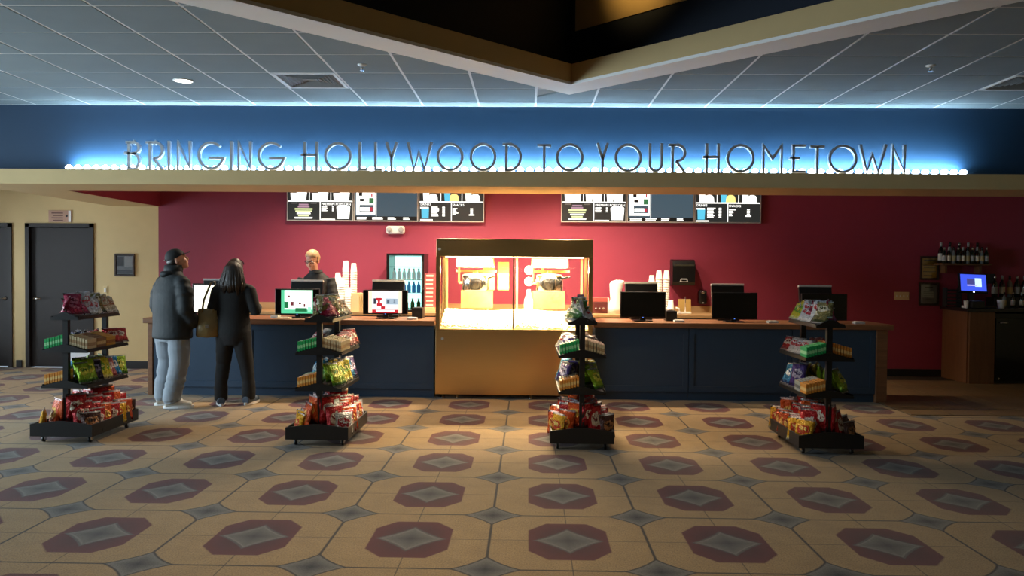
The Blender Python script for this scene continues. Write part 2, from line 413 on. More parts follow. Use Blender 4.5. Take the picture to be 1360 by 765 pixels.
# doors
def door(name, x0, x1, label, lever_left):
    d = struct(name, (lambda b: (box(b, x0, x0+.06, YB-.02, YB+.12, 0, 2.135), box(b, x1-.06, x1, YB-.02, YB+.12, 0, 2.135), box(b, x0, x1, YB-.02, YB+.12, 2.075, 2.135), b)[-1])(newbm()), DOOR, label)
    obj('door_leaf', bx(x0+.064, x1-.064, YB+.03, YB+.075, .012, 2.071, bev=.003), DOOR, d)
    if lever_left: obj('kick_plate_glare', bx(x1-.46, x1-.075, YB+.024, YB+.03, .03, .25), mat('window_glare_white', (232, 236, 240), .4), d)  # window reflection on the door bottom, painted as a white panel
    hx = x0+.13 if lever_left else x1-.13
    bm = newbm(); lathe(bm, [(.03, 0), (.03, .012), (.012, .014), (.012, .05)], 14, M=Matrix.Translation((hx, YB+.03, 1.02)) @ Matrix.Rotation(PI/2, 4, 'X'))
    tube(bm, [(hx, YB-.02, 1.02), (hx+(.1 if lever_left else -.1), YB-.02, 1.02)], .009)
    obj('door_handle', bm, CHROME, d, True); return d
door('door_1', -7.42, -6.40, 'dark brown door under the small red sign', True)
door('door_2', -8.62, -7.62, 'dark door with a lever handle at the far left of the tan wall', False)

# ------------------------------------------------------------------ ceiling fittings
def vent(i, j, label):
    x = TX0 + TS*(i+.5); y = TY0 + TS*(j+.5)
    t = thing('ceiling_vent', label, 'vent', (x, y, ZC), group='square ceiling diffusers')
    bm = newbm(); h = .294
    for a in ((-h, h, -h, -h+.03), (-h, h, h-.03, h), (-h, -h+.03, -h+.03, h-.03), (h-.03, h, -h+.03, h-.03)): box(bm, *a, -.008, .01)
    obj('frame', bm, CG, t)
    obj('backing', bx(-.264, .264, -.264, .264, .05, .055), BLACK, t)
    vm = mat('vent_louver', (150, 154, 156), .45, .2)
    for s in range(4):          # four triangular fields of blades
        R = Matrix.Rotation(s*PI/2, 4, 'Z')
        for k in range(6):
            d = .05 + .036*k
            bm = newbm(); vs_ = [bm.verts.new(R @ Vector(p)) for p in ((-d, d, .03), (d, d, .03), (d+.02, d+.02, -.004), (-d-.02, d+.02, -.004))]
            f = bm.faces.new(vs_); g = bmesh.ops.extrude_face_region(bm, geom=[f])
            bmesh.ops.translate(bm, vec=(0, 0, .004), verts=[v for v in g['geom'] if isinstance(v, bmesh.types.BMVert)])
            bmesh.ops.recalc_face_normals(bm, faces=bm.faces[:])
            obj('louver', bm, vm, t)
    return t
vent(4, 2, 'square louvered ceiling vent above the word BRINGING'); vent(15, 2, 'square louvered ceiling vent beyond the end of HOMETOWN')
dl = thing('ceiling_downlight', 'round recessed ceiling light glowing white among the tiles', 'ceiling light', (-3.29, 7.535, ZC-.004))
obj('trim_ring', lathe(newbm(), [(.078, 0), (.095, 0), (.095, -.006), (.078, -.008)], 28, cap=False), WHITE, dl, True)
obj('lens', lathe(newbm(), [(.079, -.002), (.079, -.004)], 28), emit_mat('downlight_glow', (255, 246, 230), 9), dl)
def sprinkler(x, y, label):
    t = thing('sprinkler_head', label, 'sprinkler', (x, y, ZC-.004), group='ceiling sprinklers')
    obj('escutcheon', lathe(newbm(), [(.04, 0), (.036, -.008), (.014, -.012)], 18), WHITE, t, True)
    obj('stem', lathe(newbm(), [(.012, -.010), (.012, -.03), (.006, -.05)], 12), CHROME, t, True)
    obj('deflector', lathe(newbm(), [(.022, -.05), (.022, -.053)], 16), CHROME, t)
sprinkler(-1.46, 6.93, 'small sprinkler head in the ceiling above HOLLYWOOD'); sprinkler(3.42, 6.9, 'small sprinkler head in the ceiling above HOMETOWN')

# ------------------------------------------------------------------ sign letters
ZL0, ZL1 = 2.556, 2.868
def ribbon(bm, pts, w, depth, closed=False):
    n = len(pts); P = [Vector((p[0], p[1])) for p in pts]; L = []; Rr = []
    for i in range(n):
        if closed: a, b = P[(i-1) % n], P[(i+1) % n]
        else: a, b = P[max(i-1, 0)], P[min(i+1, n-1)]
        d1 = (P[i]-a).normalized() if (closed or i > 0) else (b-P[i]).normalized()
        d2 = (b-P[i]).normalized() if (closed or i < n-1) else d1
        t = d1 + d2
        t = t.normalized() if t.length > 1e-6 else d1
        nn = Vector((-t.y, t.x)); k = 1/max(.45, abs(nn.dot(Vector((-d1.y, d1.x)))))
        L.append(P[i] + nn*w/2*k); Rr.append(P[i] - nn*w/2*k)
    y0, y1 = -depth/2, depth/2
    V = [[bm.verts.new((q.x, y, q.y)) for q in (l, r) for y in (y0, y1)] for l, r in zip(L, Rr)]
    m = n if closed else n-1
    for i in range(m):
        a, b = V[i], V[(i+1) % n]
        bm.faces.new((a[0], b[0], b[2], a[2])); bm.faces.new((a[1], a[3], b[3], b[1])); bm.faces.new((a[0], a[1], b[1], b[0])); bm.faces.new((a[2], b[2], b[3], a[3]))
    if not closed: bm.faces.new((V[0][0], V[0][2], V[0][3], V[0][1])); bm.faces.new((V[-1][0], V[-1][1], V[-1][3], V[-1][2]))
    bmesh.ops.recalc_face_normals(bm, faces=bm.faces[:])
def arc(cx, cz, rx, rz, a0, a1, n=22): return [(cx+rx*math.cos(rad(a0+(a1-a0)*k/n)), cz+rz*math.sin(rad(a0+(a1-a0)*k/n))) for k in range(n+1)]
def letter_strokes(c, W, H):
    s = .018   # keep strokes inside
    z = H-s
    if c == 'I': return [([(W/2, 0), (W/2, H)], 0)]
    if c == 'L': return [([(s, H), (s, s), (W, s)], 0)]
    if c == 'O': return [(arc(W/2, H/2, W/2-s, H/2-s, 0, 360-360/40, 39), 1)]
    if c == 'T': return [([(0, z-.01), (W, z-.01)], 0), ([(W/2, z-.01), (W/2, 0)], 0)]
    if c == 'Y': return [([(s, H), (W/2, H*.45), (W/2, 0)], 0), ([(W-s, H), (W/2, H*.45)], 0)]
    if c == 'W': return [([(s, H), (W*.29, s), (W*.47, H*.66), (W*.68, s), (W-s, H)], 0)]
    if c == 'M': return [([(s, 0), (s, H-s), (W*.5, H*.5), (W-s, H-s), (W-s, 0)], 0)]
    if c == 'N': return [([(s, 0), (s, z), (W-s, s), (W-s, H)], 0)]
    if c == 'U': return [([(s, H), (s, H*.28)] + arc(W/2, H*.28, W/2-s, H*.28-s, 180, 360, 16)[1:-1] + [(W-s, H*.28), (W-s, H)], 0)]
    if c == 'H': return [([(W*.22, 0), (W*.22, H)], 0), ([(W-s, 0), (W-s, H)], 0), ([(0, H*.54), (W-s, H*.54)], 0)]
    if c == 'E': return [([(W*.24, s), (W*.24, z)], 0), ([(W*.24-.016, z), (W, z)], 0), ([(0, H*.52), (W*.62, H*.52)], 0), ([(W*.24-.016, s), (W*.98, s)], 0)]
    if c == 'D': return [([(W*.2, s), (W*.2, z)], 0), ([(0, z), (W*.35, z)] + arc(W*.35, H/2, W*.65-s, H/2-s, 90, -90, 20) + [(W*.2-.016, s)], 0)]
    if c == 'R': return [([(W*.22, 0), (W*.22, z)], 0), ([(0, z), (W*.5, z)] + arc(W*.5, z-H*.27, W*.5-s, H*.27, 90, -70, 16) + [(W*.42, H*.40)], 0), ([(W*.42, H*.40), (W*.9, 0)], 0)]
    if c == 'B': return [([(W*.2, s), (W*.2, z)], 0), ([(0, z), (W*.5, z)] + arc(W*.5, z-H*.19, W*.38, H*.19, 90, -90, 12) + [(-.02, H*.57)], 0), ([(W*.5, H*.57)] + arc(W*.5, H*.29, W*.5-s, H*.27, 90, -90, 14) + [(W*.2-.016, s)], 0)]
    if c == 'G': return [(arc(W/2, H/2, W/2-s, H/2-s, 45, 340, 34) + [(W-s, H*.42), (W*.42, H*.42)], 0)]
LET = [('B', -4.359, -4.196), ('R', -4.141, -3.942), ('I', -3.906, -3.87), ('N', -3.807, -3.644), ('G', -3.581, -3.28), ('I', -3.229, -3.19), ('N', -3.148, -2.986), ('G', -2.93, -2.623), ('H', -2.456, -2.267), ('O', -2.208, -1.904), ('L', -1.838, -1.74), ('L', -1.668, -1.579), ('Y', -1.552, -1.403), ('W', -1.319, -1.03), ('O', -0.995, -0.699), ('O', -0.642, -0.345), ('D', -0.286, -0.073), ('T', 0.088, 0.235), ('O', 0.283, 0.586), ('Y', 0.713, 0.855), ('O', 0.908, 1.208), ('U', 1.27, 1.432), ('R', 1.487, 1.679), ('H', 1.852, 2.035), ('O', 2.097, 2.404), ('M', 2.475, 2.702), ('E', 2.768, 2.941), ('T', 2.986, 3.136), ('O', 3.174, 3.488), ('W', 3.495, 3.804), ('N', 3.837, 3.998)]
words = ['BRINGING', 'HOLLYWOOD', 'TO', 'YOUR', 'HOMETOWN']; wi = []
ORD = ['first', 'second', 'third']
for wd in words:
    for k, c in enumerate(wd): wi.append((wd, ORD[wd[:k].count(c)] if wd.count(c) > 1 else 'only', c))
for (c, x0, x1), (wd, od, _) in zip(LET, wi):
    W = x1-x0; H = ZL1-ZL0; bm = newbm()
    for pts, cl in letter_strokes(c, W, H): ribbon(bm, pts, .027, .045, cl)
    o = obj('sign_letter', bm, STEELV, loc=(x0, 8.555, ZL0-.004))
    tag(o, 'brushed metal letter %s, the %s %s in the word %s' % (c, od, c, wd), 'letter', 'metal letters on the header ledge')
# LED rope
rope = thing('rope_light', 'row of small white bulbs glowing behind the metal letters', 'string light', (0, 8.625, 2.55))
obj('cord', tube(newbm(), [(-5.04, 0, .006), (4.65, 0, .006)], .006, 6), WHITE, rope)
bme = mesh_of('bulb', lathe(newbm(), [(.012, 0), (.03, .008), (.040, .022), (.032, .042), (.010, .054)], 10), True)
BULB = emit_mat('led_bulb_glow', (225, 240, 255), 10)
NB = 97
for k in range(NB): obj('bulb', bme, BULB, rope, loc=(-5.03+9.673*k/(NB-1), 0, .008))

# ------------------------------------------------------------------ counter
CF, CTZ = 9.25, .905
def cabinet(x0, x1, label):
    t = thing('counter_cabinet', label, 'cabinet', ((x0+x1)/2, CF, 0), group='navy counter cabinets'); h = (x1-x0)/2
    obj('carcass', bx(-h+.002, h-.002, .02, .6, .09, .845), CTRB, t)
    obj('plinth', bx(-h+.002, h-.002, .03, .55, 0, .09), CTRB, t)
    obj('front_panel', bx(-h+.004, h-.004, 0, .02, .10, .843, bev=.004), CTRB, t)
    for a in ((-h+.004, h-.004, .773, .843), (-h+.004, h-.004, .10, .17)): obj('rail', bx(a[0], a[1], -.008, 0, a[2], a[3]), CTRB, t)
    for s in (-1, 1): obj('stile', bx(s*(h-.004)-(.06 if s > 0 else 0), s*(h-.004)+(.06 if s < 0 else 0), -.008, 0, .17, .773), CTRB, t)
    return t
cabinet(-4.40, -3.29, 'navy counter cabinet behind the standing man'); cabinet(-3.29, -2.18, 'navy counter cabinet under the green lit register screen')
cabinet(-2.18, -1.09, 'navy counter cabinet touching the popcorn machine, under the red lit register screen')
cabinet(.78, 1.87, 'navy counter cabinet between popcorn machine and second cabinet seam'); cabinet(1.87, 3.06, 'navy counter cabinet under the unlit monitor pair in mid right counter')
cabinet(3.06, 4.02, 'navy counter cabinet beside the wooden end panel')
tag(obj('counter_end_panel', bx(4.022, 4.15, CF-.02, CF+.62, 0, .843, bev=.004), WOODT), 'brown wooden end panel closing the counter toward the bar', 'panel')
tag(obj('counter_end_panel', bx(-4.46, -4.402, CF-.02, CF+.62, 0, .843, bev=.004), WOODT), 'brown wooden end panel of the counter beside the tan wall', 'panel')
tag(obj('countertop', bx(-4.50, -1.085, 9.19, 9.92, .845, CTZ, bev=.006), WOODT), 'wooden countertop running from the man to the popcorn machine', 'countertop')
tag(obj('countertop', bx(.765, 4.20, 9.19, 9.92, .845, CTZ, bev=.006), WOODT), 'wooden countertop between popcorn machine and bar', 'countertop')
# back counter
bc = thing('back_counter', 'pale back counter along the burgundy wall behind the registers', 'counter', (-.7, 11.2, 0))
obj('carcass', bx(-3.4, 3.4, -.28, .36, .02, .86), CTRB, bc); obj('top', bx(-3.45, 3.45, -.33, .37, .86, .9045, bev=.005), WOODL, bc)
tag(obj('backsplash', bx(-4.15, 2.75, 11.575, 11.598, .9, 1.0), WOODL), 'low pale backsplash strip on the burgundy wall behind the cups', 'backsplash')

# ------------------------------------------------------------------ menu boards
SCR = emit_mat('menu_screen_dark', (52, 54, 52), .55); SLATE = emit_mat('menu_screen_slate', (72, 92, 104), .75)
MW = emit_mat('menu_white', (255, 253, 246), 1.5); MY = emit_mat('menu_yellow_green', (226, 236, 170), 1.1); MC = emit_mat('menu_cyan', (90, 190, 220), 1.0)
MPK = emit_mat('menu_mauve', (190, 150, 170), .8); MO = emit_mat('menu_orange', (250, 220, 130), 1.2); MRD = emit_mat('menu_red', (200, 50, 70), .8); MGN = emit_mat('menu_green', (60, 130, 80), .7); MBK = emit_mat('menu_ink', (26, 30, 40), .3)
MFR = mat('menu_frame_silver', (205, 205, 200), .35, .3)
def flat(t, name, x0, x1, z0, z1, m, dy=-.048): return obj(name, bx(x0, x1, dy-.0015, dy, z0, z1), m, t)
def cup_shape(t, x, z0, wb, wt, h, m, dome=0, dy=-.0505):
    pts = [(x-wb/2, z0), (x+wb/2, z0), (x+wt/2, z0+h)] + [(x+wt/2*math.cos(rad(a)), z0+h+dome*math.sin(rad(a))) for a in range(20, 180, 20)] + [(x-wt/2, z0+h)]
    if not dome: pts = pts[:3] + pts[-1:]
    obj('picture', prism(newbm(), pts, dy, dy+.001), m, t)
def lines(t, name, x0, x1, z1, n, dz, m, ragged=.3, dy=-.0505):
    bm = newbm()
    for k in range(n):
        e = x1 - (x1-x0)*ragged*random.random(); box(bm, x0, e, dy-.001, dy, z1-dz*k-dz*.62, z1-dz*k)
    obj(name, bm, m, t)
def word(t, body, x, z, size, m, dy=-.0515):
    o = obj('lettering', text_mesh(body, size), m, t, loc=(x, dy, z), rot=(PI/2, 0, 0)); return o
def board(kind, x0, x1, zb, label):
    W = x1-x0; H = .545
    t = thing('menu_board', label, 'menu board', ((x0+x1)/2, YB-.012, zb), group='menu boards hung over the back counter'); h = W/2-.003
    obj('casing', bx(-h, h, -.044, 0, 0, H, bev=.004), BLACKP, t)
    bm = newbm()
    for a in ((-h, h, 0, .016), (-h, h, H-.016, H), (-h, -h+.014, .016, H-.016), (h-.014, h, .016, H-.016)): box(bm, a[0], a[1], -.054, -.044, a[2], a[3])
    obj('bezel', bm, MFR, t)
    obj('screen', bx(-h+.014, h-.014, -.048, -.044, .016, H-.016), SCR if kind != 'B' else emit_mat('menu_screen_black', (20, 24, 26), .4), t)
    ih = h-.016
    if kind in 'AC':
        zr = .29
        flat(t, 'divider', -ih, ih, zr-.008, zr+.008, MW, -.0485)
        for s in (-1, 1): flat(t, 'divider', s*ih/3-.005, s*ih/3+.005, zr, H-.018, MW, -.0485)
        flat(t, 'divider', -.005 if kind == 'C' else -.004, .006, .018, zr, MW, -.0485)
    if kind == 'A':
        for k in range(3):
            cx = -ih + ih*2/3*(k+.5)
            cup_shape(t, cx-.07, zr+.008, .08, .1, .11, MW); cup_shape(t, cx+.045, zr+.008, .12, .15, .115, MW, .03)
        for k, (m, w_) in enumerate([(MPK, .14), (MPK, .17), (MY, .26), (MY, .24), (MW, .2), (MY, .16), (MW, .26)]): flat(t, 'menu_line', -.25-w_/2+.01, -.25+w_/2+.01, .25-.032*k-.022, .25-.032*k, m, -.0505)
        for s in (-.42, -.14): flat(t, 'menu_line', s-.01+.01, s+.09, .252, .268, mat('menu_dim', (90, 90, 90), .4, emit=.6), -.0505)
        word(t, 'PREMIUM POPCORN', .02, .232, .047, MW)
        lines(t, 'price_list', .02, .11, .215, 4, .019, MW); lines(t, 'price_list', .175, .20, .215, 4, .019, MW, 0)
        cup_shape(t, .34, .035, .17, .2, .17, MW, .03); flat(t, 'menu_line', .015, .22, .018, .034, MW, -.0505)
    if kind == 'C':
        for k, col in enumerate((MW, MO, MW)):
            cx = -ih + ih*2/3*(k+.5)
            cup_shape(t, cx-.06, zr+.008, .07, .09, .12, MW if k != 1 else MC); cup_shape(t, cx+.04, zr+.008, .14, .13, .06, col, .05)
        word(t, 'DRINKS', -ih+.012, .24, .044, MW); word(t, 'SNACKS', .016, .232, .046, MW)
        cup_shape(t, -.38, .05, .1, .11, .15, MC); flat(t, 'menu_line', -ih+.008, -.33, .195, .215, MW, -.051)
        flat(t, 'menu_line', -ih+.01, -.27, .02, .038, MW, -.0505)
        lines(t, 'price_list', -.295, -.175, .22, 7, .021, MW, .35); lines(t, 'price_list', -.13, -.092, .22, 7, .021, MW, 0)
        lines(t, 'price_list', .016, .12, .2, 5, .021, MW, .6); lines(t, 'price_list', .275, .315, .2, 5, .021, MW, 0); flat(t, 'menu_line', .255, .335, .095, .112, MW, -.0505)
    if kind == 'B':
        flat(t, 'slate_area', -ih, ih, .075, H-.018, SLATE, -.0485)
        flat(t, 'poster', -ih+.02, -.155, .10, H-.018, MW, -.0500); flat(t, 'divider', -.145, -.137, .075, H-.018, MW, -.0500)
        xp = -.295
        # abstract poster print: plain colour patches only
        for a in ((xp-.10, xp-.05, .37, .43, MBK), (xp-.085, xp-.025, .29, .33, MBK), (xp+.05, xp+.12, .26, .34, MGN), (xp+.08, xp+.1, .36, .41, MRD), (xp-.09, xp+.12, .135, .24, SLATE), (xp-.08, xp+.06, .15, .205, MW), (xp+.06, xp+.10, .15, .205, MRD)): flat(t, 'poster_patch', a[0], a[1], a[2], a[3], a[4], -.0515 if a[4] is not SLATE else -.051)
        for k in range(4): lines(t, 'price_line', -ih+.03+k*.225, -ih+.03+k*.225+(.17, .17, .12, .1)[k], .062, 2, .02, MW, .2)
    return t
ML = [-3.525, -2.547, -1.602, -.642]; MR = [.467, 1.416, 2.388, 3.349]
nm = {'A': 'popcorn and cup pictures', 'B': 'a plain slate area and a poster', 'C': 'drink and snack pictures'}
for k, kd in enumerate('ABC'):
    board(kd, ML[k], ML[k+1], 2.19, 'menu screen with %s, above the worker' % nm[kd])
    board(kd, MR[k], MR[k+1], 2.20, 'menu screen with %s, left of the bar' % nm[kd])
# emergency light
t = thing('emergency_light', 'white twin head emergency light under the menu screens', 'emergency light', (-1.935, YB, 2.07))
bm = bx(-.135, .135, -.07, 0, -.06, .06, bev=.028); obj('housing', bm, WHITE, t, True)
for s in (-1, 1): obj('lamp_head', lathe(newbm(), [(.034, 0), (.038, .016), (.03, .022)], 18, M=Matrix.Translation((s*.085, -.07, 0)) @ Matrix.Rotation(PI/2, 4, 'X')), LGREY, t, True)

# ------------------------------------------------------------------ popcorn machine
PX0, PX1, PY0, PY1 = -1.065, .745, 9.17, 10.02
pm = thing('popcorn_machine', 'large stainless steel popcorn machine with lit glass front', 'popcorn machine', ((PX0+PX1)/2, PY0, 0))
h = (PX1-PX0)/2; D = PY1-PY0; WARM = mat('warm_interior_steel', (236, 206, 140), .35, .6)
obj('base_cabinet', bx(-h, h, .012, D, .055, .79), STEEL, pm)
obj('lower_panel', bx(-h, h, -.004, .012, .055, .785, bev=.003), STEEL, pm)
obj('header_panel', bx(-h+.004, h, -.012, .06, 1.652, 1.855, bev=.003), STEEL, pm)
obj('hood', bx(-h+.004, h, .06, D, 1.68, 1.85), STEEL, pm)
obj('sill', bx(-h, h, -.004, .09, .785, .812, bev=.003), STEEL, pm)
for s in (-1, 1):
    obj('front_post', bx(s*h-(.048 if s > 0 else 0), s*h+(.048 if s < 0 else 0), -.002, .06, .812, 1.652), STEEL, pm)
    obj('rear_post', bx(s*h-(.04 if s > 0 else 0), s*h+(.04 if s < 0 else 0), D-.05, D, .79, 1.68), STEEL, pm)
    obj('side_glass', bx(s*(h-.02)-.003, s*(h-.02)+.003, .06, D-.05, .81, 1.66), GLASS, pm)
for a, b in ((-h+.048, -.012), (-.006, h-.048)): obj('glass_pane', bx(a, b, .012, .018, .812, 1.652), GLASS, pm)
obj('divider_strip', bx(-.015, .001, .004, .026, .812, 1.652), STEEL, pm)
obj('bin_floor', bx(-h+.03, h-.03, .06, D-.02, .79, .80), WARM, pm)
obj('back_rail', bx(-h+.04, h-.04, D-.045, D-.01, .80, .93), WARM, pm)
for s in (-.86, -.84+.5, .02, .34, .83): obj('rear_door_post', bx(s-.012, s+.012, D-.04, D-.015, .93, 1.68), WARM, pm)
TUBE = emit_mat('popcorn_lamp_glow', (255, 226, 170), 16)
obj('lamp_tube', lathe(newbm(), [(.012, -.80), (.012, .80)], 10, M=Matrix.Translation((0, .075, 1.655)) @ Matrix.Rotation(PI/2, 4, 'Y')), TUBE, pm)
# logos: pale worn lettering mark
for (x, z) in ((-h+.06, 1.735), (-h+.1, .70)):
    obj('maker_mark', prism(newbm(), [(x-.02+.018*math.cos(k*PI/4), z+.016*math.sin(k*PI/4)) for k in range(8)], -.0145 if z > 1 else -.006, -.0115 if z > 1 else -.0035), LGREY, pm)
for x in (-h+.08, -h+.25, .2, h-.1): obj('foot', lathe(newbm(), [(.02, 0), (.022, .01), (.012, .015), (.012, .056)], 12, c=(x, .08, 0)), CHROME, pm, True)
for x in (-h+.1, h-.1): obj('foot', lathe(newbm(), [(.02, 0), (.022, .01), (.012, .015), (.012, .056)], 12, c=(x, D-.1, 0)), CHROME, pm, True)
def popper(x):
    k = obj('kettle', lathe(newbm(), [(.05, 1.235), (.15, 1.245), (.165, 1.26), (.165, 1.42), (.158, 1.43)], 26, c=(x, .5, 0)), CHROME, pm, True)
    obj('kettle_lid', lathe(newbm(), [(.16, 1.432), (.15, 1.445), (.03, 1.465), (.02, 1.50)], 26, c=(x, .5, 0)), WARM, k, True)
    obj('kettle_arm', (lambda b: (tube(b, [(x-.20, .5, 1.34), (x-.20, .5, 1.62), (x-.05, .5, 1.65)], .014), tube(b, [(x-.2, .5, 1.34), (x-.16, .5, 1.34)], .014), b)[-1])(newbm()), WARM, k, True)
    obj('kettle_handle', tube(newbm(), [(x+.16, .5, 1.40), (x+.22, .42, 1.42), (x+.24, .38, 1.42)], .011), BLACKP, k, True)
    obj('exhaust_box', bx(x-.22, x+.22, .32, .72, 1.53, 1.68, bev=.01), WARM, pm)
    obj('drive_bracket', bx(x-.25, x+.25, .6, .63, 1.47, 1.50), WARM, pm)
    obj('filter_panel', bx(x-.2, x+.2, D-.05, D-.042, 1.02, 1.24), mat('popcorn_print', (220, 170, 90), .6, vary=.4, scale=14), pm)
popper(-.48); popper(.42)
for x in (-.05-.1, -.05-.28): obj('side_display', bx(x-.07, x+.07, D-.06, D-.045, 1.25, 1.6), mat('yellow_display', (240, 200, 90), .6, vary=.3, scale=10), pm)
for z, r in ((1.5, .055), (1.36, .055)): obj('work_lamp', lathe(newbm(), [(r, 0), (r, .03)], 16, M=Matrix.Translation((.17, .70, z)) @ Matrix.Rotation(PI/2, 4, 'X')), emit_mat('work_lamp_glow', (255, 240, 205), 7), pm)
obj('oil_jug', lathe(newbm(), [(.05, .93), (.055, .95), (.055, 1.12), (.03, 1.2), (.02, 1.26)], 14, c=(.17, .72, 0)), CUP, pm, True)
# popcorn heap (uncountable)
KB = [mesh_of('k', (lambda b: (bmesh.ops.create_icosphere(b, subdivisions=1, radius=1), b)[-1])(newbm()))]
kv = [v.co.copy() for v in KB[0].vertices]; kf = [tuple(p.vertices) for p in KB[0].polygons]; V = []; F = []
rp = random.Random(3)
def heap(x, y): return .832 + .012*math.sin(x*7+1) + .165*min(1, max(0, (y-.06)/.42))**.9 - .05*max(0, y-.55)
for k in range(3600):
    x = rp.uniform(-h+.06, h-.06); y = rp.uniform(.075, .75)
    top = heap(x, y)
    z = top - rp.random()**2*.02
    r = rp.uniform(.011, .017); n = len(V)
    for c in kv:
        s = r*rp.uniform(.7, 1.25); V.append((x+c.x*s, y+c.y*s, z+c.z*s))
    F += [tuple(i+n for i in f) for f in kf]
# filled core below the loose kernels
NXX = 40; NYY = 12; n0 = len(V)
for i in range(NXX+1):
    for j in range(NYY+1):
        x = -h+.05+(2*h-.1)*i/NXX; y = .07+.69*j/NYY
        V.append((x, y, heap(x, y) - .022))
for i in range(NXX):
    for j in range(NYY):
        a = n0+i*(NYY+1)+j; F.append((a, a+NYY+1, a+NYY+2, a+1))
n1 = len(V)
for i in range(NXX+1): V.append((-h+.05+(2*h-.1)*i/NXX, .07, .801))
for i in range(NXX): F.append((n0+i*(NYY+1), n1+i, n1+i+1, n0+(i+1)*(NYY+1)))
me = bpy.data.meshes.new('popcorn'); me.from_pydata(V, [], F)
o = obj('popcorn', me, mat('popcorn', (255, 244, 206), .7, vary=.05)); o.location = ((PX0+PX1)/2, PY0, 0)
tag(o, 'heap of popped corn glowing behind the popcorn machine glass', 'popcorn', kind='stuff')
# warm light inside the cabinet (the machine's heat lamps)
px = (PX0+PX1)/2
area('popcorn_lamps_top', (px, PY0+.14, 1.63), (px, PY0+.16, .8), 1.6, .1, 190, (1.0, .80, .50))
area('popcorn_lamps_rear', (px, PY0+.72, 1.51), (px, PY0+.35, .9), 1.5, .1, 80, (1.0, .80, .50))

# ------------------------------------------------------------------ registers and monitors
def monitor(x, label, print_kind=None, rz=0, x0z=(.935, 1.245), W=.535, Y=9.45):
    t = thing('customer_monitor', label, 'monitor', (x, Y, CTZ), rz, 'customer facing monitors on the counter'); b = x0z[0]-CTZ+.01; H = x0z[1]-x0z[0]
    obj('foot', bx(-.11, .11, -.05, .10, 0, .012, bev=.004), BLACKP, t); obj('neck', bx(-.03, .03, .028, .05, .012, .2), BLACKP, t)
    obj('housing', bx(-W/2, W/2, -.008, .028, b, b+H, bev=.005), BLACKP, t)
    s = obj('screen', bx(-W/2+.012, W/2-.012, -.0105, -.008, b+.016, b+H-.012), BLACKG, t)
    obj('power_light', bx(-.006, .006, -.0095, -.008, b+.004, b+.009), emit_mat('blue_led', (90, 140, 255), 2), t)
    def p(x0, x1, z0, z1, m, d=.0005, n='screen_patch'): obj(n, bx(x0, x1, -.0105-d-.0006, -.0105-d, b+z0*H, b+z1*H), m, s)
    if print_kind == 'green':
        p(-.19, .19, .05, .95, emit_mat('screen_green', (90, 200, 150), 1.0)); p(-.15, .185, .2, .94, emit_mat('screen_white', (240, 255, 246), 1.35), .0012)
        G = emit_mat('screen_dark_green', (30, 120, 70), .8); R_ = emit_mat('screen_dark_red', (130, 50, 60), .7)
        for a in ((-.15, -.10, .25, .5, G), (-.11, -.085, .66, .74, R_), (-.08, -.04, .35, .5, R_), (.02, .05, .4, .48, R_), (.08, .10, .3, .42, R_), (-.02, .12, .12, .26, G), (.13, .17, .12, .3, emit_mat('screen_mint', (150, 230, 190), 1.1))): p(*a, .002)
    if print_kind == 'red':
        p(-.20, .20, .06, .96, emit_mat('screen_orange', (255, 205, 180), 1.3)); p(-.155, .155, .06, .95, emit_mat('screen_white2', (255, 252, 250), 1.35), .0012)
        R_ = emit_mat('screen_red', (200, 36, 50), .9); K = emit_mat('screen_navy', (60, 66, 86), .6); GY = emit_mat('screen_grey', (170, 190, 205), .9)
        for a in ((-.14, -.11, .42, .66, K), (-.11, -.04, .56, .68, R_), (-.09, -.06, .42, .58, R_), (-.1, -.03, .34, .46, R_), (-.05, 0, .22, .34, R_), (.0, .15, .4, .66, GY), (.02, .05, .44, .6, K), (.10, .12, .46, .62, K), (-.155, .155, .06, .2, R_)): p(*a, .002)
        p(-.11, .11, .12, .18, emit_mat('screen_white2', (255, 252, 250), 1.35), .003, 'screen_text')
    if print_kind == 'white': p(-.2, .2, .05, .95, emit_mat('screen_cream', (255, 252, 226), 1.4))
    return t
def terminal(x, label, zt=1.355, W=.40, Y=9.78):
    t = thing('register_terminal', label, 'cash register', (x, Y, CTZ), 0, 'cash register terminals facing the staff side'); H = zt-CTZ
    obj('base', bx(-.13, .13, -.06, .13, 0, .03, bev=.006), BLACKP, t); obj('stand', bx(-.05, .05, -.02, .02, .03, .25), BLACKP, t)
    M = Matrix.Translation((0, 0, H-.15)) @ Matrix.Rotation(rad(-14), 4, 'X')
    obj('housing', box(newbm(), -W/2, W/2, -.02, .02, -.15, .135, .008, M), BLACKP, t)
    obj('top_bezel', box(newbm(), -W/2, W/2, -.030, .022, .128, .152, .004, M), LGREY, t)
    obj('vent_grille', box(newbm(), -.08, .06, -.0265, -.02, .118, .134, 0, M), DGREY, t)
    obj('screen', box(newbm(), -W/2+.02, W/2-.02, .02, .022, -.13, .12, 0, M), BLACKG, t)
    return t
monitor(-3.80, 'customer monitor with blank white lit screen between man and woman', 'white', 0, (.94, 1.30), .44)
monitor(-2.757, 'customer monitor with green and white lit screen', 'green'); monitor(-1.70, 'customer monitor with red and white lit screen', 'red', 0, (.948, 1.24))
monitor(1.365, 'black unlit customer monitor just right of the popcorn machine'); monitor(2.445, 'black unlit customer monitor in the middle of the right counter', None, 0, (.927, 1.245))
monitor(3.497, 'black unlit customer monitor behind the candy rack at the counter end', None, 0, (.925, 1.24))
terminal(-3.83, 'black register terminal between man and woman', 1.36); terminal(-2.735, 'black register terminal in front of the worker', 1.355); terminal(-1.725, 'black register terminal behind the red lit monitor', 1.362)
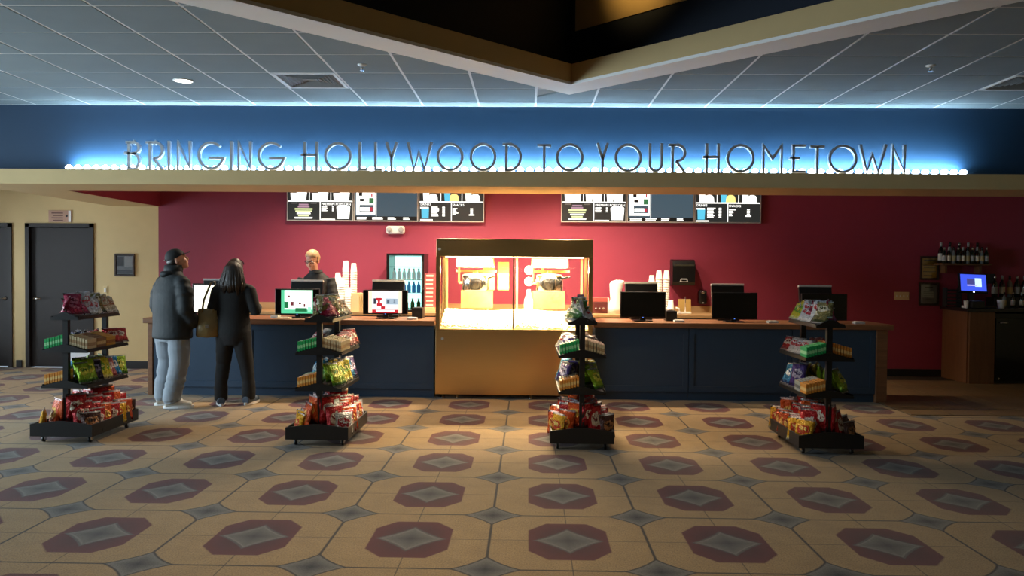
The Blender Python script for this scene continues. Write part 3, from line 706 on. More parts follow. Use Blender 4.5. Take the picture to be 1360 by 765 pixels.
terminal(1.39, 'black register terminal beside the white bag', 1.364); terminal(2.445, 'black register terminal in the middle of the right counter', 1.352); terminal(3.51, 'black register terminal at the bar end of the counter', 1.343)
def small_box(name, x, y, sx, sy, sz, m, label, cat, group=None, top=None, z=CTZ):
    t = thing(name, label, cat, (x, y, z), 0, group); obj('housing', bx(-sx/2, sx/2, -sy/2, sy/2, 0, sz, bev=min(.006, sz*.2)), m, t)
    if top: obj('top_plate', bx(-sx*.36, sx*.36, -sy*.36, sy*.36, sz, sz+.004), top, t)
    return t
small_box('receipt_printer', -1.33, 9.62, .13, .19, .13, BLACKP, 'black receipt printer beside the red lit monitor', 'printer', 'receipt printers', DGREY)
small_box('receipt_printer', 1.72, 9.62, .13, .19, .12, BLACKP, 'black receipt printer right of the first unlit monitor', 'printer', 'receipt printers', DGREY)
for x, l in ((-1.36, 'small pale card reader beside the popcorn machine'), (1.77, 'small pale card reader near the yellow cutting board'), (2.86, 'small pale card reader right of the middle unlit monitor'), (3.86, 'small pale card reader at the bar end of the counter')):
    small_box('card_reader', x, 9.34, .12, .09, .026, LGREY, l, 'card reader', 'card readers on the counter', CUP)
small_box('receipt_stack', -2.90+.03, 9.31, .16, .07, .015, CREAM, 'flat cream paper slips under the green lit monitor', 'paper', None, CUP)
small_box('snack_tray', -2.98-.02, 9.40, .09, .12, .035, CUP, 'white paper food tray on the counter beside the woman', 'tray', None, CREAM)

# ------------------------------------------------------------------ things on the back counter and red wall
BZ = .905
ck = thing('drink_cooler', 'black framed glass door drink cooler lit blue green inside', 'cooler', (-1.70, 11.22, BZ))
W2, Hc, Dc = .26, .81, .5
bm = newbm()
box(bm, -W2, -W2+.035, -.25, .25, 0, Hc); box(bm, W2-.035, W2, -.25, .25, 0, Hc); box(bm, -W2+.035, W2-.035, -.25, .25, Hc-.025, Hc); box(bm, -W2+.035, W2-.035, -.25, .25, 0, .03); box(bm, -W2+.035, W2-.035, .23, .25, .03, Hc-.025)
obj('cabinet', bm, BLACKP, ck)
obj('light_panel', bx(-W2+.04, W2-.04, .215, .229, .035, Hc-.03), emit_mat('cooler_glow', (190, 250, 240), 2.0), ck)
obj('door_glass', bx(-W2+.035, W2-.035, -.24, -.235, .03, Hc-.025), TGREEN, ck)
obj('door_handle', bx(W2-.024, W2-.01, -.275, -.25, .3, .7, bev=.003), DGREY, ck)
SH = [.03, .27, .45, .63]
for z in SH[1:]: obj('wire_shelf', bx(-W2+.036, W2-.036, -.2, .21, z-.008, z), CHROME, ck)
bprof = [(.024, 0), (.028, .006), (.028, .09), (.012, .125), (.011, .14)]
bmesh_ = mesh_of('water_bottle', lathe(newbm(), bprof, 12), True)
capm = mesh_of('cap', lathe(newbm(), [(.013, .138), (.013, .155)], 10))
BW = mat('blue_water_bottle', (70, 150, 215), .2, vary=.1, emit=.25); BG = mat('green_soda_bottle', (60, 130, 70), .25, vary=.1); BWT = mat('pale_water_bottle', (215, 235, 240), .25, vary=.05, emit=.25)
for z, m, n, lab in ((SH[0]+.001, BG, 5, 'green drink bottle on the cooler floor'), (SH[1]+.001, BW, 6, 'blue drink bottle on the middle cooler shelf'), (SH[2]+.001, BWT, 6, 'clear pale drink bottle on the upper cooler shelf')):
    for k in range(n):
        b = obj('drink_bottle', bmesh_, m, loc=(-1.70-.17+.34*k/(n-1), 11.22-.12, BZ+z), smooth=True); setmat(b, m)
        c = obj('cap', capm, WHITE, b); tag(b, lab, 'bottle', lab.replace('bottle', 'bottles'))
# popcorn box stack beside the cooler
pbm = mesh_of('popcorn_box', bx(-.085, .085, -.07, .07, 0, .058, bev=.004)); pbl = mesh_of('label_band', bx(-.05, .05, -.0715, -.0695, .018, .042))
for k in range(8):
    b = obj('popcorn_box', pbm, PINKBOX, loc=(-1.375+.004*math.sin(k*2.1), 11.15, BZ+.066+k*.0585)); obj('label_band', pbl, CUP, b)
    tag(b, 'folded pink popcorn box in the stack between cooler and popcorn machine', 'box', 'stacked pink popcorn boxes')
tag(obj('carton', bx(-1.46, -1.30, 11.05, 11.25, BZ, BZ+.065, bev=.003), CREAM), 'low cream carton under the pink popcorn boxes', 'box')
# cup stacks: every cup is an object, nested upside down
def cup_mesh(r0, r1, hh):
    return mesh_of('cup', lathe(newbm(), [(r0+.003, 0), (r0+.003, .008), (r0, .01), (r1, hh), (r1-.012, hh), (r1-.012, hh-.006)], 16), True)
CM = cup_mesh(.046, .032, .13)
def cup_stack(x, y, ztop, label, group):
    n = max(1, int((ztop-BZ-.13)/.034)+1)
    for k in range(n): tag(obj('paper_cup', CM, CUP, loc=(x, y, BZ+.034*k)), label, 'cup', group)
G1 = 'cups stacked beside the worker'
cup_stack(-2.678, 11.15, 1.455, 'white paper cup in the medium stack nearest the worker', G1 + ', medium stack'); cup_stack(-2.578, 11.2, 1.645, 'white paper cup in the tallest stack beside the worker', G1 + ', tallest stack')
cup_stack(-2.465, 11.2, 1.583, 'white paper cup in the second tallest stack beside the worker', G1 + ', second tallest stack'); cup_stack(-2.59, 11.0, 1.382, 'white paper cup in the front stack beside the worker', G1 + ', front stack')
cup_stack(-2.495, 11.0, 1.256, 'white paper cup in the lowest front stack beside the worker', G1 + ', lowest stack')
G2 = 'cups stacked below the towel dispenser'
cup_stack(1.735, 11.2, 1.47, 'white paper cup in the stack beside the unlit register terminal', G2 + ', left stack'); cup_stack(1.836, 11.2, 1.533, 'white paper cup in the tallest stack by the towel dispenser', G2 + ', middle stack')
cup_stack(1.941, 11.2, 1.524, 'white paper cup in the stack directly beside the towel dispenser', G2 + ', right stack'); cup_stack(1.97, 11.0, 1.13, 'white paper cup in the short front stack by the towel dispenser', G2 + ', short stack')
# paper bags bundle
for k in range(3):
    b = obj('paper_bag_bundle', prism(newbm(), [(-.055, 0), (.055, 0), (.05, .25), (.02, .262), (-.02, .255), (-.05, .26)], -.03, .03), CREAM, loc=(-2.40+.012*k, 11.0+.075*k, BZ))
    tag(b, 'upright cream paper bag bundle between cups and red lit monitor', 'paper bag', 'cream paper bag bundles')
# white cup sleeve bag
def lumpy(bm, seed, amp):
    r = random.Random(seed)
    for v in bm.verts: v.co += Vector((r.uniform(-1, 1), r.uniform(-1, 1), r.uniform(-1, 1)))*amp
    return bm
bm = loft(newbm(), [(0, .115, .09, 0, 0), (.08, .11, .09, .0, 0), (.2, .085, .075, .01, 0), (.32, .085, .07, .0, 0), (.42, .10, .07, .015, 0), (.455, .085, .06, .03, 0), (.465, .04, .03, .03, 0)], 18)
o = obj('plastic_bag', lumpy(bm, 5, .006), mat('white_plastic_bag', (245, 243, 236), .4, vary=.03), loc=(1.225, 11.12, BZ), smooth=True); tag(o, 'tall white plastic bag standing on the back counter', 'plastic bag')
cb = thing('condiment_box', 'dark red condiment box beside the popcorn machine', 'box', (1.01, 11.2, BZ))
obj('body', bx(-.12, .10, -.1, .1, 0, .16, bev=.006), mat('maroon_box', (90, 36, 36), .5), cb); obj('lid', bx(-.12, .10, -.1, .1, .16, .22, bev=.006), mat('dusty_red_lid', (170, 80, 74), .6), cb)
obj('side_label', bx(.10, .125, -.08, .08, .01, .215), CUP, cb)
for k in range(3): obj('knob', lathe(newbm(), [(.014, 0), (.018, .01), (.012, .02)], 10, M=Matrix.Translation((-.06+.05*k, -.1, .07)) @ Matrix.Rotation(PI/2, 4, 'X')), CHROME, cb, True)
# towel dispenser
td = thing('towel_dispenser', 'black paper towel dispenser on the burgundy wall', 'towel dispenser', (2.22, YB, 1.30))
bm = prism(newbm(), [(0, 0), (0, .37), (-.14, .37), (-.20, .345), (-.225, .28), (-.225, .05), (-.19, 0)], -.16, .16, 'yz'); obj('cover', bm, BLACKP, td)
obj('gloss_band', bx(-.13, .15, -.232, -.222, .275, .305, bev=.004), CHROME, td); obj('lever', prism(newbm(), [(-.06, .05), (.06, .05), (.045, .1), (-.045, .1)], -.235, -.225), LGREY, td)
obj('lever_slot', bx(-.035, .035, -.238, -.234, .062, .082), BLACKG, td)
sd = thing('soap_dispenser', 'small black soap dispenser with silver top on the burgundy wall', 'soap dispenser', (2.525, YB, 1.03))
obj('body', bx(-.055, .055, -.1, 0, 0, .2, bev=.02), BLACKP, sd, True); obj('top_cap', ellipsoid(newbm(), (0, -.085, .17), (.035, .025, .022)), CHROME, sd, True); obj('spout', ellipsoid(newbm(), (0, -.085, .02), (.02, .018, .016)), LGREY, sd, True)
# sink area: cutting board, faucet
cbd = thing('cutting_board', 'yellow cutting board leaning behind the tap', 'cutting board', (2.245, 11.40, BZ)); obj('board', box(newbm(), -.09, .09, -.01, .01, 0, .2, .006, Matrix.Rotation(rad(-12), 4, 'X')), mat('yellow_board', (226, 190, 110), .55), cbd)
fc = thing('faucet', 'slim white handled tap in front of the cutting board', 'tap', (2.20, 11.15, BZ)); obj('base_plate', bx(-.11, .08, -.05, .05, 0, .03, bev=.008), CUP, fc)
obj('spout', tube(newbm(), [(0, 0, .03), (0, 0, .2), (.0, 0, .24)], [.007, .007, .011]), CHROME, fc, True); obj('side_handle', tube(newbm(), [(-.08, 0, .03), (-.085, 0, .075), (-.13, -.01, .085)], .011), CUP, fc, True)
for k, (x, y, z) in enumerate(((2.63, 11.05, .12), (2.60, 11.05, .06))):
    pass
hs = thing('hand_sanitizer', 'small pump bottle with white top beside the middle register', 'pump bottle', (2.635, 11.1, BZ)); obj('bottle', lathe(newbm(), [(.035, 0), (.038, .01), (.038, .1), (.016, .13), (.014, .15)], 14), mat('clear_gel', (170, 175, 172), .25), hs, True); obj('pump', tube(newbm(), [(0, 0, .15), (0, 0, .19), (-.03, -.01, .19)], .010), CUP, hs, True)
# wall plates, frames, signs
sw = thing('light_switch', 'four gang cream light switch plate on the dark burgundy wall', 'light switch', (5.40, YB, 1.17)); obj('plate', bx(-.105, .105, -.008, 0, -.058, .058, bev=.003), CREAM, sw)
for k in range(4): obj('toggle', bx(-.075+.05*k-.006, -.075+.05*k+.006, -.022, -.008, -.012, .012, bev=.002), CUP, sw)
sw = thing('light_switch', 'single cream light switch plate on the tan wall', 'light switch', (-6.23, YB, 1.155)); obj('plate', bx(-.036, .036, -.008, 0, -.06, .06, bev=.003), CREAM, sw); obj('toggle', bx(-.016, .016, -.014, -.008, -.03, .03, bev=.002), CUP, sw)
def frame(x0, x1, z0, z1, label, paper, fm, bars, inset=.03):
    t = thing('picture_frame', label, 'picture frame', ((x0+x1)/2, YB, z0)); a = (x1-x0)/2; H = z1-z0; fw = .022
    bm = newbm()
    for q in ((-a, a, 0, fw), (-a, a, H-fw, H), (-a, -a+fw, fw, H-fw), (a-fw, a, fw, H-fw)): box(bm, q[0], q[1], -.024, 0, q[2], q[3])
    obj('frame', bm, fm, t); obj('backing', bx(-a+fw, a-fw, -.008, 0, fw, H-fw), BLACKP, t); p = obj('paper', bx(-a+inset, a-inset, -.011, -.008, inset, H-inset), paper, t)
    for (u0, u1, v, hh, m) in bars: obj('printed_line', bx(-a+inset+(2*a-2*inset)*u0, -a+inset+(2*a-2*inset)*u1, -.0122, -.011, inset+(H-2*inset)*v, inset+(H-2*inset)*(v+hh)), m, p)
    obj('glass', bx(-a+fw, a-fw, -.016, -.0145, fw, H-fw), GLASS, t); return t
INK = mat('print_ink', (40, 38, 36), .6); FRM = wood_mat('dark_frame_wood', (38, 24, 16), (64, 40, 26))
frame(5.655, 5.918, 1.405, 1.75, 'framed yellow notice on the burgundy wall by the bar', mat('yellow_paper', (240, 208, 100), .7), FRM, [(.08, .92, .86, .05, INK), (.05, .95, .62, .02, INK), (.1, .9, .5, .02, INK), (.05, .95, .3, .03, INK), (.1, .7, .12, .02, INK)])
frame(5.642, 5.925, 1.035, 1.37, 'framed grey certificate below the yellow notice', mat('grey_paper', (190, 190, 184), .7), FRM, [(.25, .75, .82, .04, INK), (.15, .85, .62, .015, INK), (.15, .85, .54, .015, INK), (.2, .8, .4, .015, INK), (.3, .7, .2, .015, INK)])
frame(-6.083, -5.793, 1.362, 1.693, 'small dark framed picture on the tan wall', mat('pale_print', (200, 206, 214), .5), FRM, [(.0, .45, .45, .5, mat('print_grey', (150, 158, 170), .6)), (.5, 1, .4, .58, mat('print_white', (238, 240, 244), .5)), (0, 1, .05, .18, mat('print_grey', (150, 158, 170), .6))])
sg = thing('wall_sign', 'small pinkish metal sign with a dark dot above the door', 'sign', (-6.90, YB, 2.153)); obj('plate', bx(-.168, .168, -.014, 0, 0, .172, bev=.003), mat('sign_plate', (176, 140, 120), .4, .4), sg)
obj('raised_marks', (lambda b: ([box(b, -.12+.02*(k % 2), .05, -.017, -.014, .125-.036*k, .14-.036*k) for k in range(4)], b)[-1])(newbm()), mat('sign_marks', (96, 66, 58), .5, .3), sg)
obj('dot', lathe(newbm(), [(.016, 0), (.016, .004)], 14, M=Matrix.Translation((.105, -.0135, .09)) @ Matrix.Rotation(PI/2, 4, 'X')), BLACKP, sg)
obj('bright_end', bx(.13, .166, -.0155, -.0135, .004, .168), WHITE, sg)
wb = thing('waste_bin', 'bright steel waste bin standing against the dark door', 'bin', (-6.45, 11.40, 0))
bpy.data.objects.remove(wb)

# ------------------------------------------------------------------ bar on the right
DARKTOP = mat('dark_bar_top', (34, 30, 28), .3, vary=.15)
bw = thing('bar_cabinet', 'brown wooden bar cabinet end beside the dark wall', 'cabinet', (6.16, 10.9, 0)); obj('carcass', bx(-.17, .17, 0, .665, .007, .985), WOODB, bw)
obj('end_panel', bx(-.19, -.17, .02, .665, .007, .985, bev=.003), WOODB, bw); obj('front_stile', bx(-.17, .17, -.015, 0, .007, .985, bev=.003), WOODB, bw)
fr = thing('bar_fridge', 'black under-counter fridge built into the bar', 'fridge', (6.63, 10.92, 0)); obj('cabinet', bx(-.29, .29, 0, .64, .012, .96), BLACKP, fr); obj('door', bx(-.285, .285, -.03, 0, .05, .90, bev=.004), BLACKG, fr)
obj('handle', tube(newbm(), [(-.24, -.03, .84), (-.24, -.06, .84), (-.14, -.06, .84), (-.14, -.03, .84)], .008), CHROME, fr, True); obj('lock', lathe(newbm(), [(.014, 0), (.014, .012)], 12, M=Matrix.Translation((-.24, -.03, .08)) @ Matrix.Rotation(PI/2, 4, 'X')), CHROME, fr)
bw2 = thing('bar_cabinet', 'brown wooden bar cabinet right of the fridge', 'cabinet', (7.32, 10.88, 0)); obj('carcass', bx(-.38, .5, 0, .69, .007, .985), WOODB, bw2); obj('front_panel', bx(-.38, .5, -.018, 0, .007, .985, bev=.003), WOODB, bw2)
tag(obj('bar_countertop', bx(5.93, 7.86, 10.84, 11.57, .986, 1.03, bev=.005), DARKTOP), 'dark bar countertop carrying the blue lit monitor', 'countertop')
TZ = 1.031
bmn = thing('bar_monitor', 'tilted point of sale monitor with bright blue screen on the bar', 'monitor', (6.19, 11.2, TZ)); Mx = Matrix.Translation((0, 0, .345)) @ Matrix.Rotation(rad(-12), 4, 'X') @ Matrix.Rotation(rad(2), 4, 'Y')
obj('base', bx(-.12, .12, -.04, .16, 0, .02, bev=.005), BLACKP, bmn); obj('stand', bx(-.04, .04, .02, .06, .02, .3), BLACKP, bmn); obj('housing', box(newbm(), -.195, .195, -.018, .02, -.15, .125, .006, Mx), BLACKP, bmn)
sc = obj('screen', box(newbm(), -.175, .175, -.021, -.018, -.12, .112, 0, Mx), emit_mat('blue_screen', (66, 92, 235), .9), bmn)
obj('screen_patch', box(newbm(), .02, .11, -.0225, -.021, -.06, .06, 0, Mx), emit_mat('screen_sky', (190, 225, 255), 1.2), sc); obj('screen_patch', box(newbm(), -.09, .02, -.0225, -.021, -.03, .05, 0, Mx), emit_mat('screen_violet', (80, 80, 150), .7), sc); obj('screen_patch', box(newbm(), -.09, .05, -.0235, -.0225, -.05, -.035, 0, Mx), emit_mat('screen_pink', (200, 190, 230), .9), sc)
obj('power_light', box(newbm(), -.01, .01, -.0215, -.018, -.142, -.13, 0, Mx), emit_mat('white_led', (230, 235, 255), 3), bmn)
for x, wd_, l in ((6.045, .16, 'white card slip tray under the blue bar monitor'), (6.33, .17, 'dark keyboard strip under the blue bar monitor')):
    small_box('card_tray', x, 11.03, wd_, .06, .03, CUP if x < 6.2 else DGREY, l, 'tray', None, None, TZ)
def cupish(x, y, z, r, hh, label, m=CUP): tag(obj('white_cup', lathe(newbm(), [(r*.75, 0), (r, hh), (r-.004, hh), (r*.75-.004, .006)], 16, cap=False), m, loc=(x, y, z), smooth=True), label, 'cup', None)
cupish(6.47, 11.0, TZ, .05, .115, 'white paper cup on the bar right of the blue monitor'); cupish(5.99, 10.98, TZ, .035, .10, 'pale cup at the end of the bar beside the certificate')
small_box('bar_printer', 6.10, 10.95, .17, .14, .10, BLACKP, 'black receipt printer at the end of the bar', 'printer', None, DGREY, TZ)
# louvered crate
cr = thing('wire_crate', 'grey slatted crate against the wall behind the bar monitor', 'crate', (6.05, 11.46, TZ)); 
for k in range(5): obj('slat', bx(-.1, .1, -.06, -.05, .02+.05*k, .045+.05*k), DGREY, cr)
for s in (-1, 1): obj('upright', bx(s*.1-.008, s*.1+.008, -.05, .06, 0, .27), DGREY, cr)
# bottle shelf
BSZ = 1.645
tag(obj('bottle_shelf', (lambda b: (box(b, 5.83, 6.52, 11.33, YB-.03, BSZ-.025, BSZ, .003), box(b, 5.935, 5.965, 11.45, YB-.002, BSZ-.14, BSZ-.025), box(b, 6.42, 6.45, 11.45, YB-.002, BSZ-.14, BSZ-.025), b)[-1])(newbm()), WOODB), 'dark wall shelf carrying wine bottles above the bar', 'shelf')
bot = mesh_of('bottle', lathe(newbm(), [(.03, 0), (.033, .006), (.033, .15), (.028, .175), (.012, .21), (.011, .25), (.014, .252), (.014, .262)], 14), True)
lab = mesh_of('label', lathe(newbm(), [(.0338, .04), (.0338, .125)], 14, cap=False)); foil = mesh_of('foil', lathe(newbm(), [(.0142, .215), (.0145, .265), (.006, .268)], 12), True)
BGL = [mat('dark_green_glass', (22, 34, 24), .12, coat=.5), mat('dark_brown_glass', (30, 18, 12), .12, coat=.5), mat('clear_bottle_glass', (120, 124, 122), .1, coat=.5)]
LAB = [mat('bottle_label_cream', (222, 216, 196), .6), mat('bottle_label_grey', (170, 170, 168), .6), mat('bottle_label_tan', (190, 170, 120), .6)]
def bottle(x, y, z, k, sc_, label, group):
    b = obj('bottle', bot, BGL[0], loc=(x, y, z)); setmat(b, BGL[k % 3]); b.scale = (sc_, sc_, sc_); l = obj('label', lab, LAB[0], b); setmat(l, LAB[(k*2+1) % 3]); f = obj('foil', foil, CHROME, b)
    setmat(f, (CHROME, LAB[1], BLACKP)[k % 3]); tag(b, ('dark green ', 'dark brown ', 'clear glass ')[k % 3] + label, 'bottle', ('dark green ', 'dark brown ', 'clear glass ')[k % 3] + group)
for k in range(10): bottle(5.885+.0655*k, 11.38, BSZ, k, .86, 'labelled bottle in the front row on the wall shelf', 'front row of bottles on the wall shelf')
for k in range(5): bottle(5.90+.128*k, 11.50, BSZ, k+1, 1.12, 'taller bottle in the back row on the wall shelf', 'back row of bottles on the wall shelf')
tag(obj('bar_riser', bx(6.58, 7.55, 11.34, 11.56, TZ, TZ+.14, bev=.004), DARKTOP), 'dark stepped riser holding liquor bottles on the bar', 'riser')
for k in range(8): bottle(6.64+.105*k, 11.45, TZ+.141, k, 1.15, 'liquor bottle on the riser at the back of the bar', 'liquor bottles on the bar riser')
for k in range(5): bottle(6.66+.12*k, 11.25, TZ, k+2, .8, 'short liquor bottle standing in front of the bar riser', 'short liquor bottles on the bar')
tag(obj('wall_plaque', bx(6.53, 6.72, YB-.015, YB, 1.36, 1.5, bev=.003), DGREY), 'dim grey plaque on the wall behind the bar', 'plaque')

# ------------------------------------------------------------------ candy racks
RW = .265
def gable(hw, zt, zp, zb): return [(-hw, zb), (hw, zb), (hw, zt), (.02, zp), (-.02, zp), (-hw, zt)]
TIERS = [(1.045, 1.062, 1.11, .12), (.768, .785, .838, .198), (.464, .482, .53, .198)]   # bottom, tip, peak, half width
RL = .80
def make_rack():
    t = thing('candy_rack', '', 'display rack')
    bm = newbm()
    box(bm, -RW, RW, 0, RL, .062, .074); box(bm, -RW, -RW+.012, .012, RL-.012, .074, .165); box(bm, RW-.012, RW, .012, RL-.012, .074, .165)
    obj('base_tray', bm, BLACK, t)
    for y in (0, RL-.012): obj('tray_end', prism(newbm(), [(-RW, .074), (RW, .074), (RW, .165), (.03, .195), (-.03, .195), (-RW, .165)], y, y+.012), BLACK, t)
    obj('tray_ridge', prism(newbm(), [(-.05, .074), (.05, .074), (0, .19)], .05, RL-.05), BLACK, t)
    for y in (.07, RL-.11): obj('post', bx(-.022, .022, y, y+.04, .19, 1.06), BLACK, t)
    for zb, zt, zp, hw in TIERS:
        for y in (.052, RL-.065): obj('bracket', prism(newbm(), gable(hw, zt, zp, zb), y, y+.012), BLACK, t)
        for s in (-1, 1):
            bm = prism(newbm(), [(s*.004, zp-.016), (s*hw, zt-.016), (s*hw, zt+.014), (s*(hw-.006), zt+.014), (s*(hw-.006), zt-.006), (s*.004, zp-.006)], .064, RL-.065); obj('shelf', bm, BLACK, t)
    for sx in (-1, 1):
        for y in (.09, RL-.09):
            c = obj('caster', (lambda b: (box(b, sx*.2-.02, sx*.2+.02, y-.02, y+.02, .05, .062), box(b, sx*.2-.016, sx*.2-.012, y-.016, y+.016, .02, .05), box(b, sx*.2+.012, sx*.2+.016, y-.016, y+.016, .02, .05), b)[-1])(newbm()), CHROME, t)
            obj('wheel', lathe(newbm(), [(.012, -.01), (.024, -.009), (.024, .009), (.012, .01)], 16, M=Matrix.Translation((sx*.2, y, .024)) @ Matrix.Rotation(PI/2, 4, 'Y')), BLACKP, c, True)
    return t
def bag_mesh(seed):
    """pillow pouch 1 x 1 (x width, z height), puffed in y, crimped top and bottom"""
    r = random.Random(seed); bm = newbm(); NX, NZ = 6, 8; grid = {}
    for side in (-1, 1):
        for i in range(NX+1):
            for j in range(NZ+1):
                u = i/NX*2-1; v = j/NZ*2-1
                puff = (max(0, 1-abs(u)**2.6)**.6)*(max(0, 1-abs(v/.86)**2.4)**.55 if abs(v) < .86 else 0)
                edge = i in (0, NX) or j in (0, NZ)
                if edge and side == 1: grid[side, i, j] = grid[-1, i, j]; continue
                x = u*.5*(1-.10*(1-abs(v))*abs(u)); z = (v+1)/2 + .02*r.uniform(-1, 1)*(1-abs(v)); y = side*(.15*puff+.004)*(1+.25*r.uniform(-1, 1)) if not edge else .012*math.sin(u*9)*(1 if abs(v) > .9 else 0)
                grid[side, i, j] = bm.verts.new((x, y, z))
    for side in (-1, 1):
        for i in range(NX):
            for j in range(NZ):
                q = [grid[side, i, j], grid[side, i+1, j], grid[side, i+1, j+1], grid[side, i, j+1]]
                bm.faces.new(q if side == -1 else q[::-1])
    return mesh_of('snack_bag', bm, True)
BAGS = [bag_mesh(k) for k in range(3)]
def bag_mat(key, a, b, c):
    m = bpy.data.materials.new('bag_' + key); m.use_nodes = True; T = NT(m)
    g = T.coord('Generated'); x, y, z = T.sep(g)
    dx = T.math('SUBTRACT', x, .5); dz = T.math('SUBTRACT', z, .55)
    e = T.math('ADD', T.math('ADD', T.math('MULTIPLY', T.math('MULTIPLY', dx, dx), 11), T.math('MULTIPLY', T.math('MULTIPLY', dz, dz), 24)), T.math('MULTIPLY', T.math('SUBTRACT', T.noise(7, 3, g), .5), 2.6))
    col = T.mix(T.math('SUBTRACT', 1, T.step(e, 1, .05)), lin(a), lin(b))
    e2 = T.math('SUBTRACT', 1, T.step(e, .45, .05)); wv = T.noise(9, 1, g)
    col = T.mix(T.math('MULTIPLY', e2, T.step(wv, .5, .04)), col, lin(c))
    col = T.mix(T.math('SUBTRACT', 1, T.step(z, .16, .02)), col, lin(c))
    crimp = T.step(T.math('ABSOLUTE', T.math('SUBTRACT', z, .5)), .44, .01)
    col = T.mix(T.math('MULTIPLY', crimp, .7), col, lin((205, 205, 205)))
    T.link(col, T.b.inputs['Base Color']); T.b.inputs['Metallic'].default_value = .35; T.b.inputs['Roughness'].default_value = .2
    T.bump(T.noise(9, 4, g), .9, .05); return m
BM = {'red': bag_mat('red', (178, 26, 30), (228, 210, 190), (120, 14, 20)), 'orange': bag_mat('orange', (214, 84, 26), (240, 190, 90), (150, 36, 22)),
      'yellow': bag_mat('yellow', (228, 170, 30), (200, 60, 30), (244, 214, 110)), 'brown': bag_mat('brown', (70, 34, 24), (180, 120, 70), (40, 20, 16)),
      'magenta': bag_mat('magenta', (166, 28, 70), (220, 120, 150), (110, 16, 50)), 'silver': bag_mat('silver', (208, 210, 212), (190, 50, 60), (240, 240, 240)),
      'olive': bag_mat('olive', (120, 112, 62), (220, 214, 190), (70, 74, 40)), 'lime': bag_mat('lime', (150, 190, 34), (226, 226, 80), (70, 130, 30)),
      'lemon': bag_mat('lemon', (218, 210, 50), (110, 170, 40), (244, 240, 140)), 'blue': bag_mat('blue', (40, 140, 190), (220, 236, 240), (24, 80, 140)),
      'purple': bag_mat('purple', (86, 66, 140), (210, 200, 230), (60, 40, 100)), 'navy': bag_mat('navy', (30, 32, 66), (120, 120, 160), (16, 16, 40)),
      'cream': bag_mat('cream', (214, 200, 170), (170, 110, 70), (236, 230, 214)), 'pink': bag_mat('pink', (200, 120, 120), (235, 225, 220), (150, 50, 60)), 'green': bag_mat('green', (70, 120, 60), (230, 232, 210), (40, 80, 40))}
def cbox_mat(key, a, b):
    m = bpy.data.materials.new('box_' + key); m.use_nodes = True; T = NT(m); x, y, z = T.sep(T.coord('Generated'))
    band = T.math('MULTIPLY', T.step(z, .3, .01), T.math('SUBTRACT', 1, T.step(z, .62, .01)))
    n = T.step(T.noise(14, 1, T.coord('Generated')), .5, .03)
    T.link(T.mix(T.math('MULTIPLY', band, T.math('ADD', .5, T.math('MULTIPLY', n, .5))), lin(a), lin(b)), T.b.inputs['Base Color']); T.b.inputs['Roughness'].default_value = .35; return m
XM = {'green': cbox_mat('green', (38, 168, 92), (170, 226, 170)), 'cream': cbox_mat('cream', (206, 188, 150), (150, 110, 70)), 'brown': cbox_mat('brown', (130, 92, 58), (214, 190, 140)),
      'gold': cbox_mat('gold', (196, 150, 62), (120, 60, 40)), 'orange': cbox_mat('orange', (214, 140, 56), (240, 210, 140)), 'grey': cbox_mat('grey', (180, 180, 170), (70, 70, 66)), 'dark': cbox_mat('dark', (44, 42, 40), (200, 180, 90)), 'red': cbox_mat('red', (170, 50, 50), (230, 220, 210))}
CBM = mesh_of('candy_box', bx(-.5, .5, -.5, .5, 0, 1, bev=.04))
TIERN = {0: 'top shelf', 1: 'second shelf', 2: 'third shelf', 3: 'base tray'}
CNAME = {'lemon': 'lemon yellow', 'silver': 'silver white', 'olive': 'olive green', 'cream': 'cream'}
PROTO = make_rack()
SHORT_SIDE = {-1: 'door-side', 1: 'bar-side'}
